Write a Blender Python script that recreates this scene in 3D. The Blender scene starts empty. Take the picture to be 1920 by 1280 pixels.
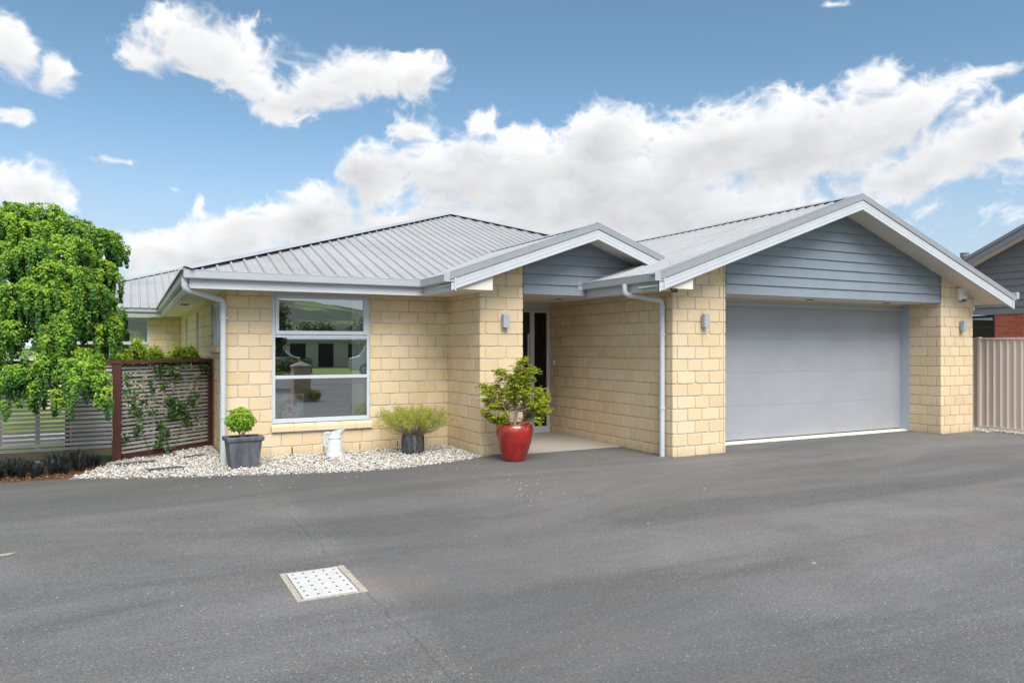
import bpy, bmesh, math, random
import numpy as np
from math import radians as R, sin, cos, pi
from mathutils import Vector, Matrix

# ------------------------------------------------------------------ camera
scene = bpy.context.scene
COL = scene.collection
cam_d = bpy.data.cameras.new('camera')
cam = bpy.data.objects.new('camera', cam_d)
COL.objects.link(cam)
YAW = math.atan(713 / 1385)
cam.location = (0, 0, 1.6)
cam.rotation_euler = (R(90), 0, -YAW)
cam_d.sensor_width = 36
cam_d.lens = 1385 / 1920 * 36
cam_d.shift_y = 10 / 1920
cam_d.clip_start = 0.05
cam_d.clip_end = 5000
scene.camera = cam

# ------------------------------------------------------------------ light
scene.view_settings.view_transform = 'Standard'
scene.view_settings.look = 'None'
scene.view_settings.exposure = 0.86
scene.view_settings.gamma = 1
CLOUD_GAIN = 6.4
BACK_GAIN = 3.3      # cloud behind the viewpoint, boosted to add soft fill light
SUN_AZ, SUN_EL = 188, 50            # clockwise from +Y
sd = bpy.data.lights.new('sun', 'SUN')
sd.energy = 2.6
sd.angle = R(42)
sd.color = (1.0, 0.955, 0.89)
sun = bpy.data.objects.new('sun', sd)
COL.objects.link(sun)
sv = Vector((sin(R(SUN_AZ)) * cos(R(SUN_EL)), cos(R(SUN_AZ)) * cos(R(SUN_EL)), sin(R(SUN_EL))))
sun.rotation_euler = sv.to_track_quat('Z', 'Y').to_euler()


class NT:
    """small node-tree writer"""
    def __init__(s, tree):
        s.t = tree; s.n = tree.nodes; s.l = tree.links

    def node(s, typ, ins=None, **kw):
        n = s.n.new(typ)
        for k, v in kw.items(): setattr(n, k, v)
        if ins:
            for k, v in ins.items():
                sock = n.inputs[k]
                if hasattr(v, 'is_linked') or isinstance(v, bpy.types.NodeSocket): s.l.new(v, sock)
                else: sock.default_value = v
        return n

    def math(s, op, a, b=None, c=None, clamp=False):
        n = s.n.new('ShaderNodeMath'); n.operation = op; n.use_clamp = clamp
        for i, v in enumerate((a, b, c)):
            if v is None: continue
            if isinstance(v, bpy.types.NodeSocket): s.l.new(v, n.inputs[i])
            else: n.inputs[i].default_value = v
        return n.outputs[0]

    def noise(s, vec, scale, detail=4, rough=.55, dist=0, out='Fac'):
        n = s.node('ShaderNodeTexNoise', {'Scale': scale, 'Detail': detail, 'Roughness': rough, 'Distortion': dist})
        if vec is not None: s.l.new(vec, n.inputs['Vector'])
        return n.outputs[out]

    def ramp(s, fac, lo, hi, tlo=0., thi=1., interp='SMOOTHSTEP'):
        n = s.n.new('ShaderNodeMapRange'); n.interpolation_type = interp; n.clamp = True if interp == 'LINEAR' else n.clamp
        s.l.new(fac, n.inputs[0])
        n.inputs[1].default_value = lo; n.inputs[2].default_value = hi
        n.inputs[3].default_value = tlo; n.inputs[4].default_value = thi
        return n.outputs[0]

    def mix(s, fac, a, b, blend='MIX'):
        n = s.n.new('ShaderNodeMix'); n.data_type = 'RGBA'; n.blend_type = blend
        for i, v in ((0, fac), (6, a), (7, b)):
            if isinstance(v, bpy.types.NodeSocket): s.l.new(v, n.inputs[i])
            elif i == 0: n.inputs[0].default_value = v
            else: n.inputs[i].default_value = (*v, 1) if len(v) == 3 else v
        return n.outputs[2]


# world: daylight sky with cumulus clouds placed by azimuth and elevation
world = bpy.data.worlds.new('World')
scene.world = world
world.use_nodes = True
W = NT(world.node_tree)
W.n.clear()
out = W.node('ShaderNodeOutputWorld')
sky = W.node('ShaderNodeTexSky', sky_type='NISHITA', sun_disc=False)
sky.sun_elevation = R(SUN_EL); sky.sun_rotation = R(SUN_AZ)
sky.air_density = 1.0; sky.dust_density = 0.6; sky.ozone_density = 1.6
tc = W.node('ShaderNodeTexCoord')
sep = W.node('ShaderNodeSeparateXYZ'); W.l.new(tc.outputs['Generated'], sep.inputs[0])
az = W.math('MULTIPLY', W.math('ARCTAN2', sep.outputs[0], sep.outputs[1]), 180 / pi)
hyp = W.math('SQRT', W.math('ADD', W.math('MULTIPLY', sep.outputs[0], sep.outputs[0]), W.math('MULTIPLY', sep.outputs[1], sep.outputs[1])))
el = W.math('MULTIPLY', W.math('ARCTAN2', sep.outputs[2], hyp), 180 / pi)
BLOBS = [(5.22, 20.72, 5.33, 2.08, 0), (1.42, 19.51, 2.18, 1.26, 10), (8.12, 18.31, 3.69, 1.41, -25), (9.61, 17.03, 1.69, 1.37, 0),
 (15.81, 19.85, 5.15, 1.97, 0), (20.24, 19.71, 2.04, 1.64, 0), (12.67, 18.36, 3.87, 1.51, 10), (-6.7, 18.54, 1.57, 1.7, 0),
 (-4.9, 17.64, 1.13, 1.27, 0), (-7.21, 14.52, 1.41, 0.7, -10), (-6.21, 10.24, 2.74, 1.67, 0), (-3.69, 9.56, 1.22, 0.55, -20),
 (-1.04, 12.2, 1.6, 0.31, 5), (1.76, 6.51, 4.04, 1.55, 0), (7.02, 8.1, 4.0, 2.09, 15), (11.9, 9.49, 4.23, 2.52, 15),
 (4.87, 6.1, 6.35, 1.7, 0), (4.59, 9.64, 0.49, 0.96, 0), (16.61, 12.79, 3.19, 2.32, 10), (22.7, 13.36, 6.95, 2.93, 0),
 (29.72, 13.0, 6.58, 3.33, 0), (34.64, 15.22, 4.47, 3.05, 0), (35.05, 11.33, 10.45, 4.33, 0), (42.2, 14.85, 6.16, 2.99, 0),
 (47.82, 14.41, 6.51, 3.63, 0), (53.39, 14.88, 6.33, 2.6, 15), (53.39, 18.12, 2.07, 1.21, 10), (59.67, 13.53, 4.42, 1.81, 18),
 (56.63, 12.07, 5.65, 2.07, 15), (59.67, 16.95, 2.51, 0.45, 10), (41.03, 9.94, 13.45, 3.12, 0), (24.76, 8.61, 15.32, 2.83, 0),
 (19.23, 16.41, 2.23, 1.13, 10), (24.97, 16.93, 1.86, 1.13, 0), (28.81, 15.87, 1.07, 0.77, 0), (56.94, 9.26, 1.4, 0.42, 20),
 (51.01, 23.18, 1.91, 0.29, 0), (2.78, 10.79, 0.55, 0.29, 0),
 # clouds beyond the frame
 (75, 12, 14, 6, 10), (-30, 14, 12, 5, 0), (-60, 20, 16, 7, 0), (100, 25, 14, 8, 0), (30, 45, 16, 6, 20), (-20, 60, 20, 8, 0), (70, 50, 12, 7, 0)]


def _hash(ix, iy, seed):
    h = (ix.astype(np.uint32) * np.uint32(374761393) + iy.astype(np.uint32) * np.uint32(668265263) + np.uint32(seed * 974711 + 1)) & np.uint32(0xffffffff)
    h = (h ^ (h >> np.uint32(13))) * np.uint32(1274126177)
    h = h ^ (h >> np.uint32(16))
    return (h & np.uint32(0xffffff)).astype(np.float32) / np.float32(0xffffff)


def vnoise(x, y, seed):
    """gradient noise, about -1..1"""
    x0 = np.floor(x); y0 = np.floor(y); fx = x - x0; fy = y - y0
    ix = x0.astype(np.int64); iy = y0.astype(np.int64)
    ux = fx * fx * fx * (fx * (fx * 6 - 15) + 10); uy = fy * fy * fy * (fy * (fy * 6 - 15) + 10)
    def gr(dx, dy):
        a = _hash(ix + dx, iy + dy, seed) * np.float32(2 * pi)
        return np.cos(a) * (fx - dx) + np.sin(a) * (fy - dy)
    a = gr(0, 0) * (1 - ux) + gr(1, 0) * ux; b = gr(0, 1) * (1 - ux) + gr(1, 1) * ux
    return (a * (1 - uy) + b * uy) * np.float32(1.5)


def fbm(x, y, seed, octs, g=.5, billow=False):
    t = np.zeros_like(x); a = 1.; n = 0
    for o in range(octs):
        v = vnoise(x * 2.03 ** o + 17.3 * o, y * 2.03 ** o - 9.1 * o, seed + o)
        if billow: v = 1 - 2 * np.abs(v)
        t += a * v; n += a; a *= g
    return t / n


def blur(a, r):
    for ax in (0, 1):
        p = np.concatenate([np.repeat(np.take(a, [0], ax), r + 1, ax), a, np.repeat(np.take(a, [-1], ax), r, ax)], ax)
        c = np.cumsum(p, ax, dtype=np.float64); n = a.shape[ax]
        a = ((np.take(c, range(2 * r + 1, n + 2 * r + 1), ax) - np.take(c, range(0, n), ax)) / (2 * r + 1)).astype(np.float32)
    return a


def cloud_layer(name, az0, az1, el0, el1, w, h, octs, patch):
    A, E_ = np.meshgrid(np.linspace(az0, az1, w, dtype=np.float32), np.linspace(el0, el1, h, dtype=np.float32))
    wx = fbm(A * .16, E_ * .22, 3, 4) ; wy = fbm(A * .16 + 40, E_ * .22, 9, 4)
    X = A + wx * 1.6; Y = E_ + wy * .9
    F = np.full(A.shape, -1.6, np.float32)
    if patch:
        for (a, e, ra, re_, rot) in BLOBS:
            c, s_ = math.cos(math.radians(rot)), math.sin(math.radians(rot))
            dx = (X - a); dy = (Y - e); u = (dx * c + dy * s_) / (ra * 1.05); v = (-dx * s_ + dy * c) / (re_ * 1.06)
            f = (1 - np.sqrt(u * u + v * v)) * min(1.0, .30 + re_ * .30)
            m_ = np.maximum(F, f); F = m_ + .10 * np.log1p(np.exp(-np.abs(F - f) / .10)) - .0
    else:
        F = fbm(A * .035, E_ * .07, 61, 4) * 1.5 - .12
    F = F.astype(np.float32)
    n = .55 * fbm(X * .34, Y * .46, 21, octs, .56) + .45 * (fbm(X * .62, Y * .80, 33, max(2, octs - 1), .52, True) - .42)
    D = F + n * .62
    edge = .30 + .42 * np.clip(.5 + fbm(A * .3, E_ * .4, 91, 3), 0, 1)
    mask = np.clip((D + .05) / edge, 0, 1); mask = mask * mask * (3 - 2 * mask)
    thin = fbm(A * .2, E_ * .5, 77, 3)
    Dp = np.clip(D, 0, .9)
    # optical depth towards the light, up and to the right
    pd = w / (az1 - az0); T = np.zeros_like(D)
    for k in range(1, 9):
        st = .11 * k * (1 + .22 * k)
        dx = int(round(st * .45 * pd)); dyp = int(round(st * pd * (h / (el1 - el0)) / pd))
        sh = np.roll(np.roll(Dp, -dyp, 0), -dx, 1)
        if dyp: sh[-dyp:] = 0
        T += blur(sh, 2 + 3 * k if patch else 2) * .16 * (1 + .12 * k)
    lit = np.exp(-T * 1.05)
    low = np.clip((16 - E_) / 12, 0, 1)
    soft = fbm(X * .11, Y * .22, 51, 4)
    dark = np.clip(Dp * 1.1 + soft * .5 - .10, 0, 1)
    mott = fbm(X * .22, Y * .42, 71, 6, .55)
    val = .78 + .22 * lit - .10 * dark * (.5 + .5 * low) + n * .05 + mott * .10
    val = np.clip(val, .5, .99)
    img = bpy.data.images.new(name, w, h, alpha=True, float_buffer=False)
    img.colorspace_settings.name = 'Non-Color'
    px = np.empty((h, w, 4), np.float32); px[..., 0] = val; px[..., 1] = val; px[..., 2] = val; px[..., 3] = 1; px[..., 1] = mask
    img.pixels.foreach_set(px.ravel()); img.update(); img.pack()
    u = W.math('DIVIDE', W.math('SUBTRACT', az, az0), az1 - az0); v = W.math('DIVIDE', W.math('SUBTRACT', el, el0), el1 - el0)
    cb = W.node('ShaderNodeCombineXYZ', {0: u, 1: v})
    it = W.node('ShaderNodeTexImage', {'Vector': cb.outputs[0]}, interpolation='Cubic' if patch else 'Linear', extension='CLIP' if patch else 'EXTEND'); it.image = img
    sc = W.node('ShaderNodeSeparateColor', {0: it.outputs[0]})
    return sc.outputs[0], sc.outputs[1]


AZ0, AZ1, EL0, EL1 = -24., 80., -1., 32.
va, ma = cloud_layer('cloud_field', AZ0, AZ1, EL0, EL1, 2900, 960, 7, True)
vb, mb_ = cloud_layer('cloud_field_far', -180., 180., 0., 90., 1024, 256, 4, False)
inside = W.math('MULTIPLY', W.math('MULTIPLY', W.ramp(az, AZ0, AZ0 + 8), W.ramp(az, AZ1, AZ1 - 8)), W.ramp(el, EL1, EL1 - 5))
fmask = W.math('ADD', W.math('MULTIPLY', ma, inside), W.math('MULTIPLY', mb_, W.math('SUBTRACT', 1.0, inside)))
fval = W.math('ADD', W.math('MULTIPLY', va, inside), W.math('MULTIPLY', vb, W.math('SUBTRACT', 1.0, inside)))
cc = W.mix(W.ramp(fval, .62, .92), (.88, .90, .935), (1.0, 1.0, 1.0))
ccol = W.node('ShaderNodeVectorMath', {0: cc}, operation='SCALE')
W.l.new(W.math('MULTIPLY', W.math('POWER', fval, 1.6), CLOUD_GAIN), ccol.inputs['Scale'])
warmside = W.node('ShaderNodeVectorMath', {0: ccol.outputs[0], 1: (1.0, .97, .92)}, operation='MULTIPLY')
wside = W.node('ShaderNodeVectorMath', {0: warmside.outputs[0]}, operation='SCALE'); wside.inputs['Scale'].default_value = BACK_GAIN
backm = W.ramp(W.math('ABSOLUTE', W.math('SUBTRACT', 180.0, W.math('ABSOLUTE', az))), 90, 45)
ccolf = W.mix(backm, ccol.outputs[0], wside.outputs[0])
tint = W.mix(W.ramp(el, 0.0, 24.0), (.80, .86, .92), (.70, .81, .77))
skyc = W.mix(1.0, sky.outputs[0], tint, 'MULTIPLY')
skyc = W.mix(W.ramp(el, 0, 17, .75, 0), skyc, (3.05, 3.4, 3.75))
final = W.mix(W.math('MULTIPLY', fmask, .97), skyc, ccolf)
bg = W.node('ShaderNodeBackground', {'Color': final, 'Strength': .10})
W.l.new(bg.outputs[0], out.inputs[0])

# ------------------------------------------------------------------ helpers
ORG = {}


class MB:
    """collects geometry and links it as one mesh object"""
    def __init__(s):
        s.v = []; s.f = []; s.a = []

    def add(s, vs, fs, tint=None):
        o = len(s.v); s.v.extend([tuple(p) for p in vs])
        s.f.extend([[i + o for i in f] for f in fs])
        s.a.extend([random.random() if tint is None else tint] * len(fs))
        return s

    def box(s, x0, y0, z0, x1, y1, z1, b=0.0, tint=None):
        x0, x1 = sorted((x0, x1)); y0, y1 = sorted((y0, y1)); z0, z1 = sorted((z0, z1))
        if b <= 0:
            vs = [(x, y, z) for z in (z0, z1) for y in (y0, y1) for x in (x0, x1)]
            fs = [(0, 2, 3, 1), (4, 5, 7, 6), (0, 1, 5, 4), (2, 6, 7, 3), (0, 4, 6, 2), (1, 3, 7, 5)]
            return s.add(vs, fs, tint)
        bm = bmesh.new(); bmesh.ops.create_cube(bm, size=1)
        bmesh.ops.scale(bm, vec=(x1 - x0, y1 - y0, z1 - z0), verts=bm.verts)
        bmesh.ops.translate(bm, vec=((x0 + x1) / 2, (y0 + y1) / 2, (z0 + z1) / 2), verts=bm.verts)
        bmesh.ops.bevel(bm, geom=bm.edges[:], offset=b, segments=2, affect='EDGES', profile=.5)
        return s.bm(bm, tint)

    def bm(s, bm, tint=None):
        bm.verts.index_update()
        s.add([v.co[:] for v in bm.verts], [[v.index for v in f.verts] for f in bm.faces], tint); bm.free(); return s

    def prism(s, poly, axis, a, b, tint=None):
        """poly in the two other axes, extruded along axis from a to b"""
        def mk(p, t):
            return {'x': (t, p[0], p[1]), 'y': (p[0], t, p[1]), 'z': (p[0], p[1], t)}[axis]
        n = len(poly)
        vs = [mk(p, a) for p in poly] + [mk(p, b) for p in poly]
        fs = [list(range(n))[::-1], list(range(n, 2 * n))] + [[i, (i + 1) % n, n + (i + 1) % n, n + i] for i in range(n)]
        return s.add(vs, fs, tint)

    def tube(s, pts, r, seg=10, cap=True, tint=None):
        pts = [Vector(p) for p in pts]
        rs = r if isinstance(r, (list, tuple)) else [r] * len(pts)
        vs = []; fs = []
        d0 = (pts[1] - pts[0]).normalized()
        up = Vector((0, 0, 1)) if abs(d0.z) < .9 else Vector((1, 0, 0))
        u = d0.cross(up).normalized()
        for i, p in enumerate(pts):
            d = (pts[min(i + 1, len(pts) - 1)] - pts[max(i - 1, 0)]).normalized()
            u = (u - d * u.dot(d)).normalized(); w = d.cross(u)
            for k in range(seg):
                a = 2 * pi * k / seg
                vs.append(p + (u * cos(a) + w * sin(a)) * rs[i])
        for i in range(len(pts) - 1):
            for k in range(seg):
                k2 = (k + 1) % seg
                fs.append([i * seg + k, i * seg + k2, (i + 1) * seg + k2, (i + 1) * seg + k])
        if cap:
            fs.append(list(range(seg))[::-1]); fs.append([(len(pts) - 1) * seg + k for k in range(seg)])
        return s.add(vs, fs, tint)

    def lathe(s, prof, c, seg=40, tint=None, sq=None):
        vs = []; fs = []
        for (r, z) in prof:
            for k in range(seg):
                a = 2 * pi * k / seg
                vs.append((c[0] + r * cos(a), c[1] + r * sin(a), c[2] + z))
        for i in range(len(prof) - 1):
            for k in range(seg):
                k2 = (k + 1) % seg
                fs.append([i * seg + k, i * seg + k2, (i + 1) * seg + k2, (i + 1) * seg + k])
        fs.append(list(range(seg))[::-1]); fs.append([(len(prof) - 1) * seg + k for k in range(seg)])
        return s.add(vs, fs, tint)

    def sweep(s, prof, path, tint=None):
        """closed profile (out, z) swept along a horizontal polyline, out = to the right of travel"""
        path = [Vector((p[0], p[1])) for p in path]; n = len(prof); vs = []; fs = []
        for i, p in enumerate(path):
            d1 = (path[i] - path[i - 1]).normalized() if i else None
            d2 = (path[i + 1] - path[i]).normalized() if i < len(path) - 1 else None
            if d1 is None: d1 = d2
            if d2 is None: d2 = d1
            n1 = Vector((d1.y, -d1.x)); n2 = Vector((d2.y, -d2.x))
            m = (n1 + n2).normalized(); m = m / max(.2, m.dot(n1))
            for (o, z) in prof: vs.append((p.x + m.x * o, p.y + m.y * o, z))
        for i in range(len(path) - 1):
            for k in range(n):
                k2 = (k + 1) % n
                fs.append([i * n + k, i * n + k2, (i + 1) * n + k2, (i + 1) * n + k])
        fs.append(list(range(n))[::-1]); fs.append([(len(path) - 1) * n + k for k in range(n)])
        return s.add(vs, fs, tint)

    def clip(s, planes):
        """keep the side the normal points away from: planes = [(co, no)]"""
        me = bpy.data.meshes.new('tmp'); me.from_pydata(s.v, [], s.f)
        at = me.attributes.new('tint', 'FLOAT', 'FACE'); at.data.foreach_set('value', s.a)
        bm = bmesh.new(); bm.from_mesh(me)
        for co, no in planes:
            bmesh.ops.bisect_plane(bm, geom=bm.verts[:] + bm.edges[:] + bm.faces[:], plane_co=co, plane_no=no, clear_outer=True)
        lay = bm.faces.layers.float.get('tint')
        bm.verts.index_update()
        s.v = [v.co[:] for v in bm.verts]; s.f = [[v.index for v in f.verts] for f in bm.faces]; s.a = [f[lay] for f in bm.faces]
        bm.free(); bpy.data.meshes.remove(me); return s

    def xf(s, M, start=0):
        s.v[start:] = [tuple(M @ Vector(p)) for p in s.v[start:]]; return s

    def build(s, name, mat, parent=None, origin=None, smooth=False, angle=None):
        if origin is None: origin = ORG.get(parent.name, (0, 0, 0)) if parent else (0, 0, 0)
        me = bpy.data.meshes.new(name)
        vs = [(p[0] - origin[0], p[1] - origin[1], p[2] - origin[2]) for p in s.v]
        me.from_pydata(vs, [], s.f)
        at = me.attributes.new('tint', 'FLOAT', 'FACE'); at.data.foreach_set('value', s.a)
        if mat is not None: me.materials.append(mat)
        if smooth: me.polygons.foreach_set('use_smooth', [True] * len(me.polygons))
        me.update()
        if angle is not None:
            me.set_sharp_from_angle(angle=R(angle))
        o = bpy.data.objects.new(name, me); COL.objects.link(o)
        if parent: o.parent = parent
        else: o.location = origin
        ORG[o.name] = origin
        return o


def tag(o, label=None, cat=None, group=None, kind=None):
    if label: o['label'] = label
    if cat: o['category'] = cat
    if group: o['group'] = group
    if kind: o['kind'] = kind
    return o


def thing(name, loc, label, cat, group=None):
    o = bpy.data.objects.new(name, None); o.empty_display_size = .2
    COL.objects.link(o); o.location = loc; ORG[o.name] = tuple(loc)
    return tag(o, label, cat, group)


def dup(root, loc=None, rotz=None, scale=None, label=None):
    r = root.copy(); COL.objects.link(r)
    if loc: r.location = loc
    if rotz is not None: r.rotation_euler.z = rotz
    if scale: r.scale = (scale,) * 3
    if label: r['label'] = label
    for ch in list(root.children):
        c = ch.copy(); COL.objects.link(c); c.parent = r
        for g in ch.children:
            d = g.copy(); COL.objects.link(d); d.parent = c
    return r


# ------------------------------------------------------------------ materials
def new_mat(name):
    m = bpy.data.materials.new(name); m.use_nodes = True
    t = NT(m.node_tree); b = m.node_tree.nodes['Principled BSDF']
    return m, t, b


def setc(b, c): b.inputs['Base Color'].default_value = (*c, 1)


def plain(name, c, rough=.5, spec=.5, metal=0, noise=.0, nscale=8., bump=0., bscale=120., coat=0):
    m, t, b = new_mat(name)
    setc(b, c); b.inputs['Roughness'].default_value = rough
    b.inputs['Specular IOR Level'].default_value = spec; b.inputs['Metallic'].default_value = metal
    b.inputs['Coat Weight'].default_value = coat
    co = t.node('ShaderNodeTexCoord').outputs['Object']
    if noise > 0:
        n = t.noise(co, nscale, 6, .65)
        f = t.ramp(n, .3, .7, 1 - noise, 1 + noise, 'LINEAR')
        sc = t.node('ShaderNodeVectorMath', {0: c}, operation='SCALE'); t.l.new(f, sc.inputs['Scale'])
        t.l.new(sc.outputs[0], b.inputs['Base Color'])
        r = t.ramp(n, .3, .7, max(0, rough - .08), min(1, rough + .1), 'LINEAR'); t.l.new(r, b.inputs['Roughness'])
    if bump > 0:
        bn = t.node('ShaderNodeBump', {'Height': t.noise(co, bscale, 4, .6), 'Strength': bump, 'Distance': .01})
        t.l.new(bn.outputs[0], b.inputs['Normal'])
    return m


def brick_mat(name, c1, c2, c3):
    m, t, b = new_mat(name)
    geo = t.node('ShaderNodeNewGeometry'); co = t.node('ShaderNodeTexCoord').outputs['Object']
    at = t.node('ShaderNodeAttribute', attribute_name='tint').outputs['Fac']
    base = t.mix(t.ramp(at, 0, 1, 0, 1, 'LINEAR'), c1, c2)
    rare = t.ramp(t.math('FRACT', t.math('MULTIPLY', at, 7.31)), .78, .84)
    base = t.mix(t.math('MULTIPLY', rare, .6), base, c3)
    rare2 = t.ramp(t.math('FRACT', t.math('MULTIPLY', at, 23.7)), .82, .86)
    base = t.mix(t.math('MULTIPLY', rare2, .35), base, (c1[0] * .92, c1[1] * .87, c1[2] * .80))
    n1 = t.noise(co, 9, 7, .7); base = t.mix(t.ramp(n1, .35, .75, 0, .32, 'LINEAR'), base, (c3[0] * 1.02, c3[1] * .93, c3[2] * .8))
    n2 = t.noise(co, 160, 3, .6); base = t.mix(t.ramp(n2, .55, .8, 0, .30, 'LINEAR'), base, (c1[0] * .62, c1[1] * .56, c1[2] * .5))
    n3 = t.noise(co, 1.3, 3, .5); base = t.mix(t.ramp(n3, .45, .8, 0, .22, 'LINEAR'), base, (c1[0] * .8, c1[1] * .75, c1[2] * .68))
    sp = t.node('ShaderNodeSeparateXYZ'); t.l.new(geo.outputs['Position'], sp.inputs[0])
    dirt = t.math('MULTIPLY', t.ramp(t.math('ADD', sp.outputs[2], t.math('MULTIPLY', t.noise(co, 6, 4), .2)), .24, .06), .40)
    base = t.mix(dirt, base, (.34, .27, .18))
    t.l.new(base, b.inputs['Base Color']); b.inputs['Roughness'].default_value = .9; b.inputs['Specular IOR Level'].default_value = .25
    h = t.math('ADD', t.math('MULTIPLY', n2, .5), t.noise(co, 45, 5, .7))
    bn = t.node('ShaderNodeBump', {'Height': h, 'Strength': .35, 'Distance': .006}); t.l.new(bn.outputs[0], b.inputs['Normal'])
    return m


M = {}
M['block'] = brick_mat('tan_block', (.64, .50, .315), (.70, .56, .37), (.70, .58, .415))
M['redbrick'] = brick_mat('red_brick', (.36, .085, .045), (.46, .12, .06), (.30, .07, .05))
M['mortar'] = plain('mortar', (.50, .475, .43), .95, .2, noise=.25, nscale=14, bump=.4)
M['mortar_white'] = plain('pale_mortar', (.42, .36, .30), .95, .2, noise=.15)
M['boards'] = plain('grey_boards', (.215, .25, .29), .55, .35, noise=.07, nscale=3, bump=.15, bscale=60)
M['boards_dark'] = plain('dark_boards', (.17, .175, .185), .6, .3, noise=.06, nscale=3)
M['trim'] = plain('pale_trim', (.50, .525, .55), .42, .45, noise=.05, nscale=2)
M['trim_grey'] = plain('cap_flashing', (.27, .285, .305), .45, .45, noise=.06, nscale=3)
M['trim_dark'] = plain('dark_fascia', (.19, .19, .215), .45, .45, noise=.06, nscale=3)
M['gutter'] = plain('gutter_steel', (.37, .395, .42), .40, .5, noise=.06, nscale=1.5)
M['pipe'] = plain('pipe_plastic', (.50, .54, .57), .40, .4, noise=.05, nscale=3)
M['soffit'] = plain('soffit_board', (.68, .63, .55), .8, .2, noise=.05, nscale=2)
M['alu'] = plain('window_aluminium', (.52, .56, .62), .35, .5, noise=.03)
M['alu_blue'] = plain('jamb_paint', (.40, .46, .52), .5, .4, noise=.04)
M['doorpaint'] = plain('front_door_paint', (.012, .018, .03), .35, .5)
M['steel'] = plain('brushed_steel', (.62, .56, .52), .3, .5, metal=.8)
M['lampgrey'] = plain('lamp_casing', (.36, .39, .42), .45, .4, noise=.05)
M['black'] = plain('black_plastic', (.02, .02, .022), .5, .4)
M['soil'] = plain('soil', (.035, .025, .018), .95, .1, noise=.4, nscale=30, bump=.6, bscale=80)
M['white_plastic'] = plain('white_plastic', (.74, .74, .70), .4, .4, noise=.03)
M['blue_plastic'] = plain('blue_plastic', (.03, .06, .22), .3, .5)
M['emblem_blue'] = plain('emblem_blue', (.25, .42, .62), .4, .4)
M['bark'] = plain('bark', (.16, .12, .09), .9, .2, noise=.4, nscale=20, bump=.8, bscale=40)
M['stem_pale'] = plain('pale_stem', (.30, .24, .17), .85, .2, noise=.3, nscale=30)
M['curtain'] = plain('curtain_cloth', (.74, .76, .66), .9, .1, noise=.05)
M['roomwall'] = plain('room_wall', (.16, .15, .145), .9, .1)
M['seat_cloth'] = plain('sofa_cloth', (.13, .115, .13), .9, .1, noise=.2, nscale=60)
M['green_cloth'] = plain('green_cloth', (.42, .58, .42), .9, .1)
M['cream'] = plain('cream_paint', (.66, .60, .48), .7, .2, noise=.04)
M['rubber'] = plain('rubber', (.02, .02, .02), .8, .3)
M['car_white'] = plain('white_car_paint', (.74, .75, .76), .2, .6, coat=.6)
M['car_glass'] = plain('dark_car_glass', (.02, .025, .03), .08, .6)

# garage door: satin grey, fine emboss
m, t, b = new_mat('garage_door_paint')
co = t.node('ShaderNodeTexCoord').outputs['Object']
n = t.noise(co, 1.6, 4, .6)
t.l.new(t.mix(t.ramp(n, .3, .7), (.325, .335, .36), (.35, .36, .385)), b.inputs['Base Color'])
b.inputs['Roughness'].default_value = .42; b.inputs['Specular IOR Level'].default_value = .4
bn = t.node('ShaderNodeBump', {'Height': t.noise(co, 260, 3, .7), 'Strength': .25, 'Distance': .002}); t.l.new(bn.outputs[0], b.inputs['Normal'])
M['gdoor'] = m

# roof steel
m, t, b = new_mat('roof_steel')
co = t.node('ShaderNodeTexCoord').outputs['Object']
n = t.noise(co, .9, 6, .65); n2 = t.noise(co, 14, 5, .7)
c = t.mix(t.ramp(n, .3, .75), (.37, .378, .386), (.315, .322, .33))
c = t.mix(t.ramp(n2, .55, .8, 0, .25), c, (.29, .285, .265))
t.l.new(c, b.inputs['Base Color']); b.inputs['Roughness'].default_value = .75; b.inputs['Specular IOR Level'].default_value = .12
M['roof'] = m

# glass
def glass_mat(name, refl, tintc, rough=.0):
    m = bpy.data.materials.new(name); m.use_nodes = True; t = NT(m.node_tree); t.n.clear()
    o = t.node('ShaderNodeOutputMaterial')
    gl = t.node('ShaderNodeBsdfGlossy', {'Color': (.93, .97, 1, 1), 'Roughness': rough})
    tr = t.node('ShaderNodeBsdfTransparent', {'Color': (*tintc, 1)})
    fr = t.node('ShaderNodeFresnel', {'IOR': 1.5}).outputs[0]
    f = t.math('ADD', t.math('MULTIPLY', fr, .9), refl, clamp=True)
    mx = t.node('ShaderNodeMixShader', {0: f, 1: tr.outputs[0], 2: gl.outputs[0]})
    t.l.new(mx.outputs[0], o.inputs[0]); return m


M['glass'] = glass_mat('window_glass', .40, (.75, .80, .78))
M['glass_dark'] = glass_mat('dark_glass', .02, (.25, .27, .28))

# asphalt with sweeping wear, construction seams and pale chips
m, t, b = new_mat('asphalt')
co = t.node('ShaderNodeTexCoord').outputs['Object']
sp = t.node('ShaderNodeSeparateXYZ'); t.l.new(co, sp.inputs[0])
mp = t.node('ShaderNodeMapping'); t.l.new(co, mp.inputs[0]); mp.inputs[3].default_value = (.32, 1.3, 1); mp.inputs[2].default_value = (0, 0, R(-14))
big = t.noise(mp.outputs[0], .55, 6, .66, 1.1)
mid = t.noise(co, 1.1, 6, .68, .4)
fine = t.noise(co, 60, 4, .8)
vg = t.node('ShaderNodeTexVoronoi', {'Scale': 135.0}); t.l.new(co, vg.inputs['Vector'])
vgs = t.node('ShaderNodeSeparateColor'); t.l.new(vg.outputs['Color'], vgs.inputs[0]); grain = vgs.outputs[0]; grain2 = vgs.outputs[1]; fine2 = t.noise(co, 75, 4, .7)
c = t.mix(t.ramp(big, .30, .70), (.088, .086, .084), (.196, .190, .186))
c = t.mix(t.ramp(mid, .40, .70, 0, .55), c, (.112, .107, .103))
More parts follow.
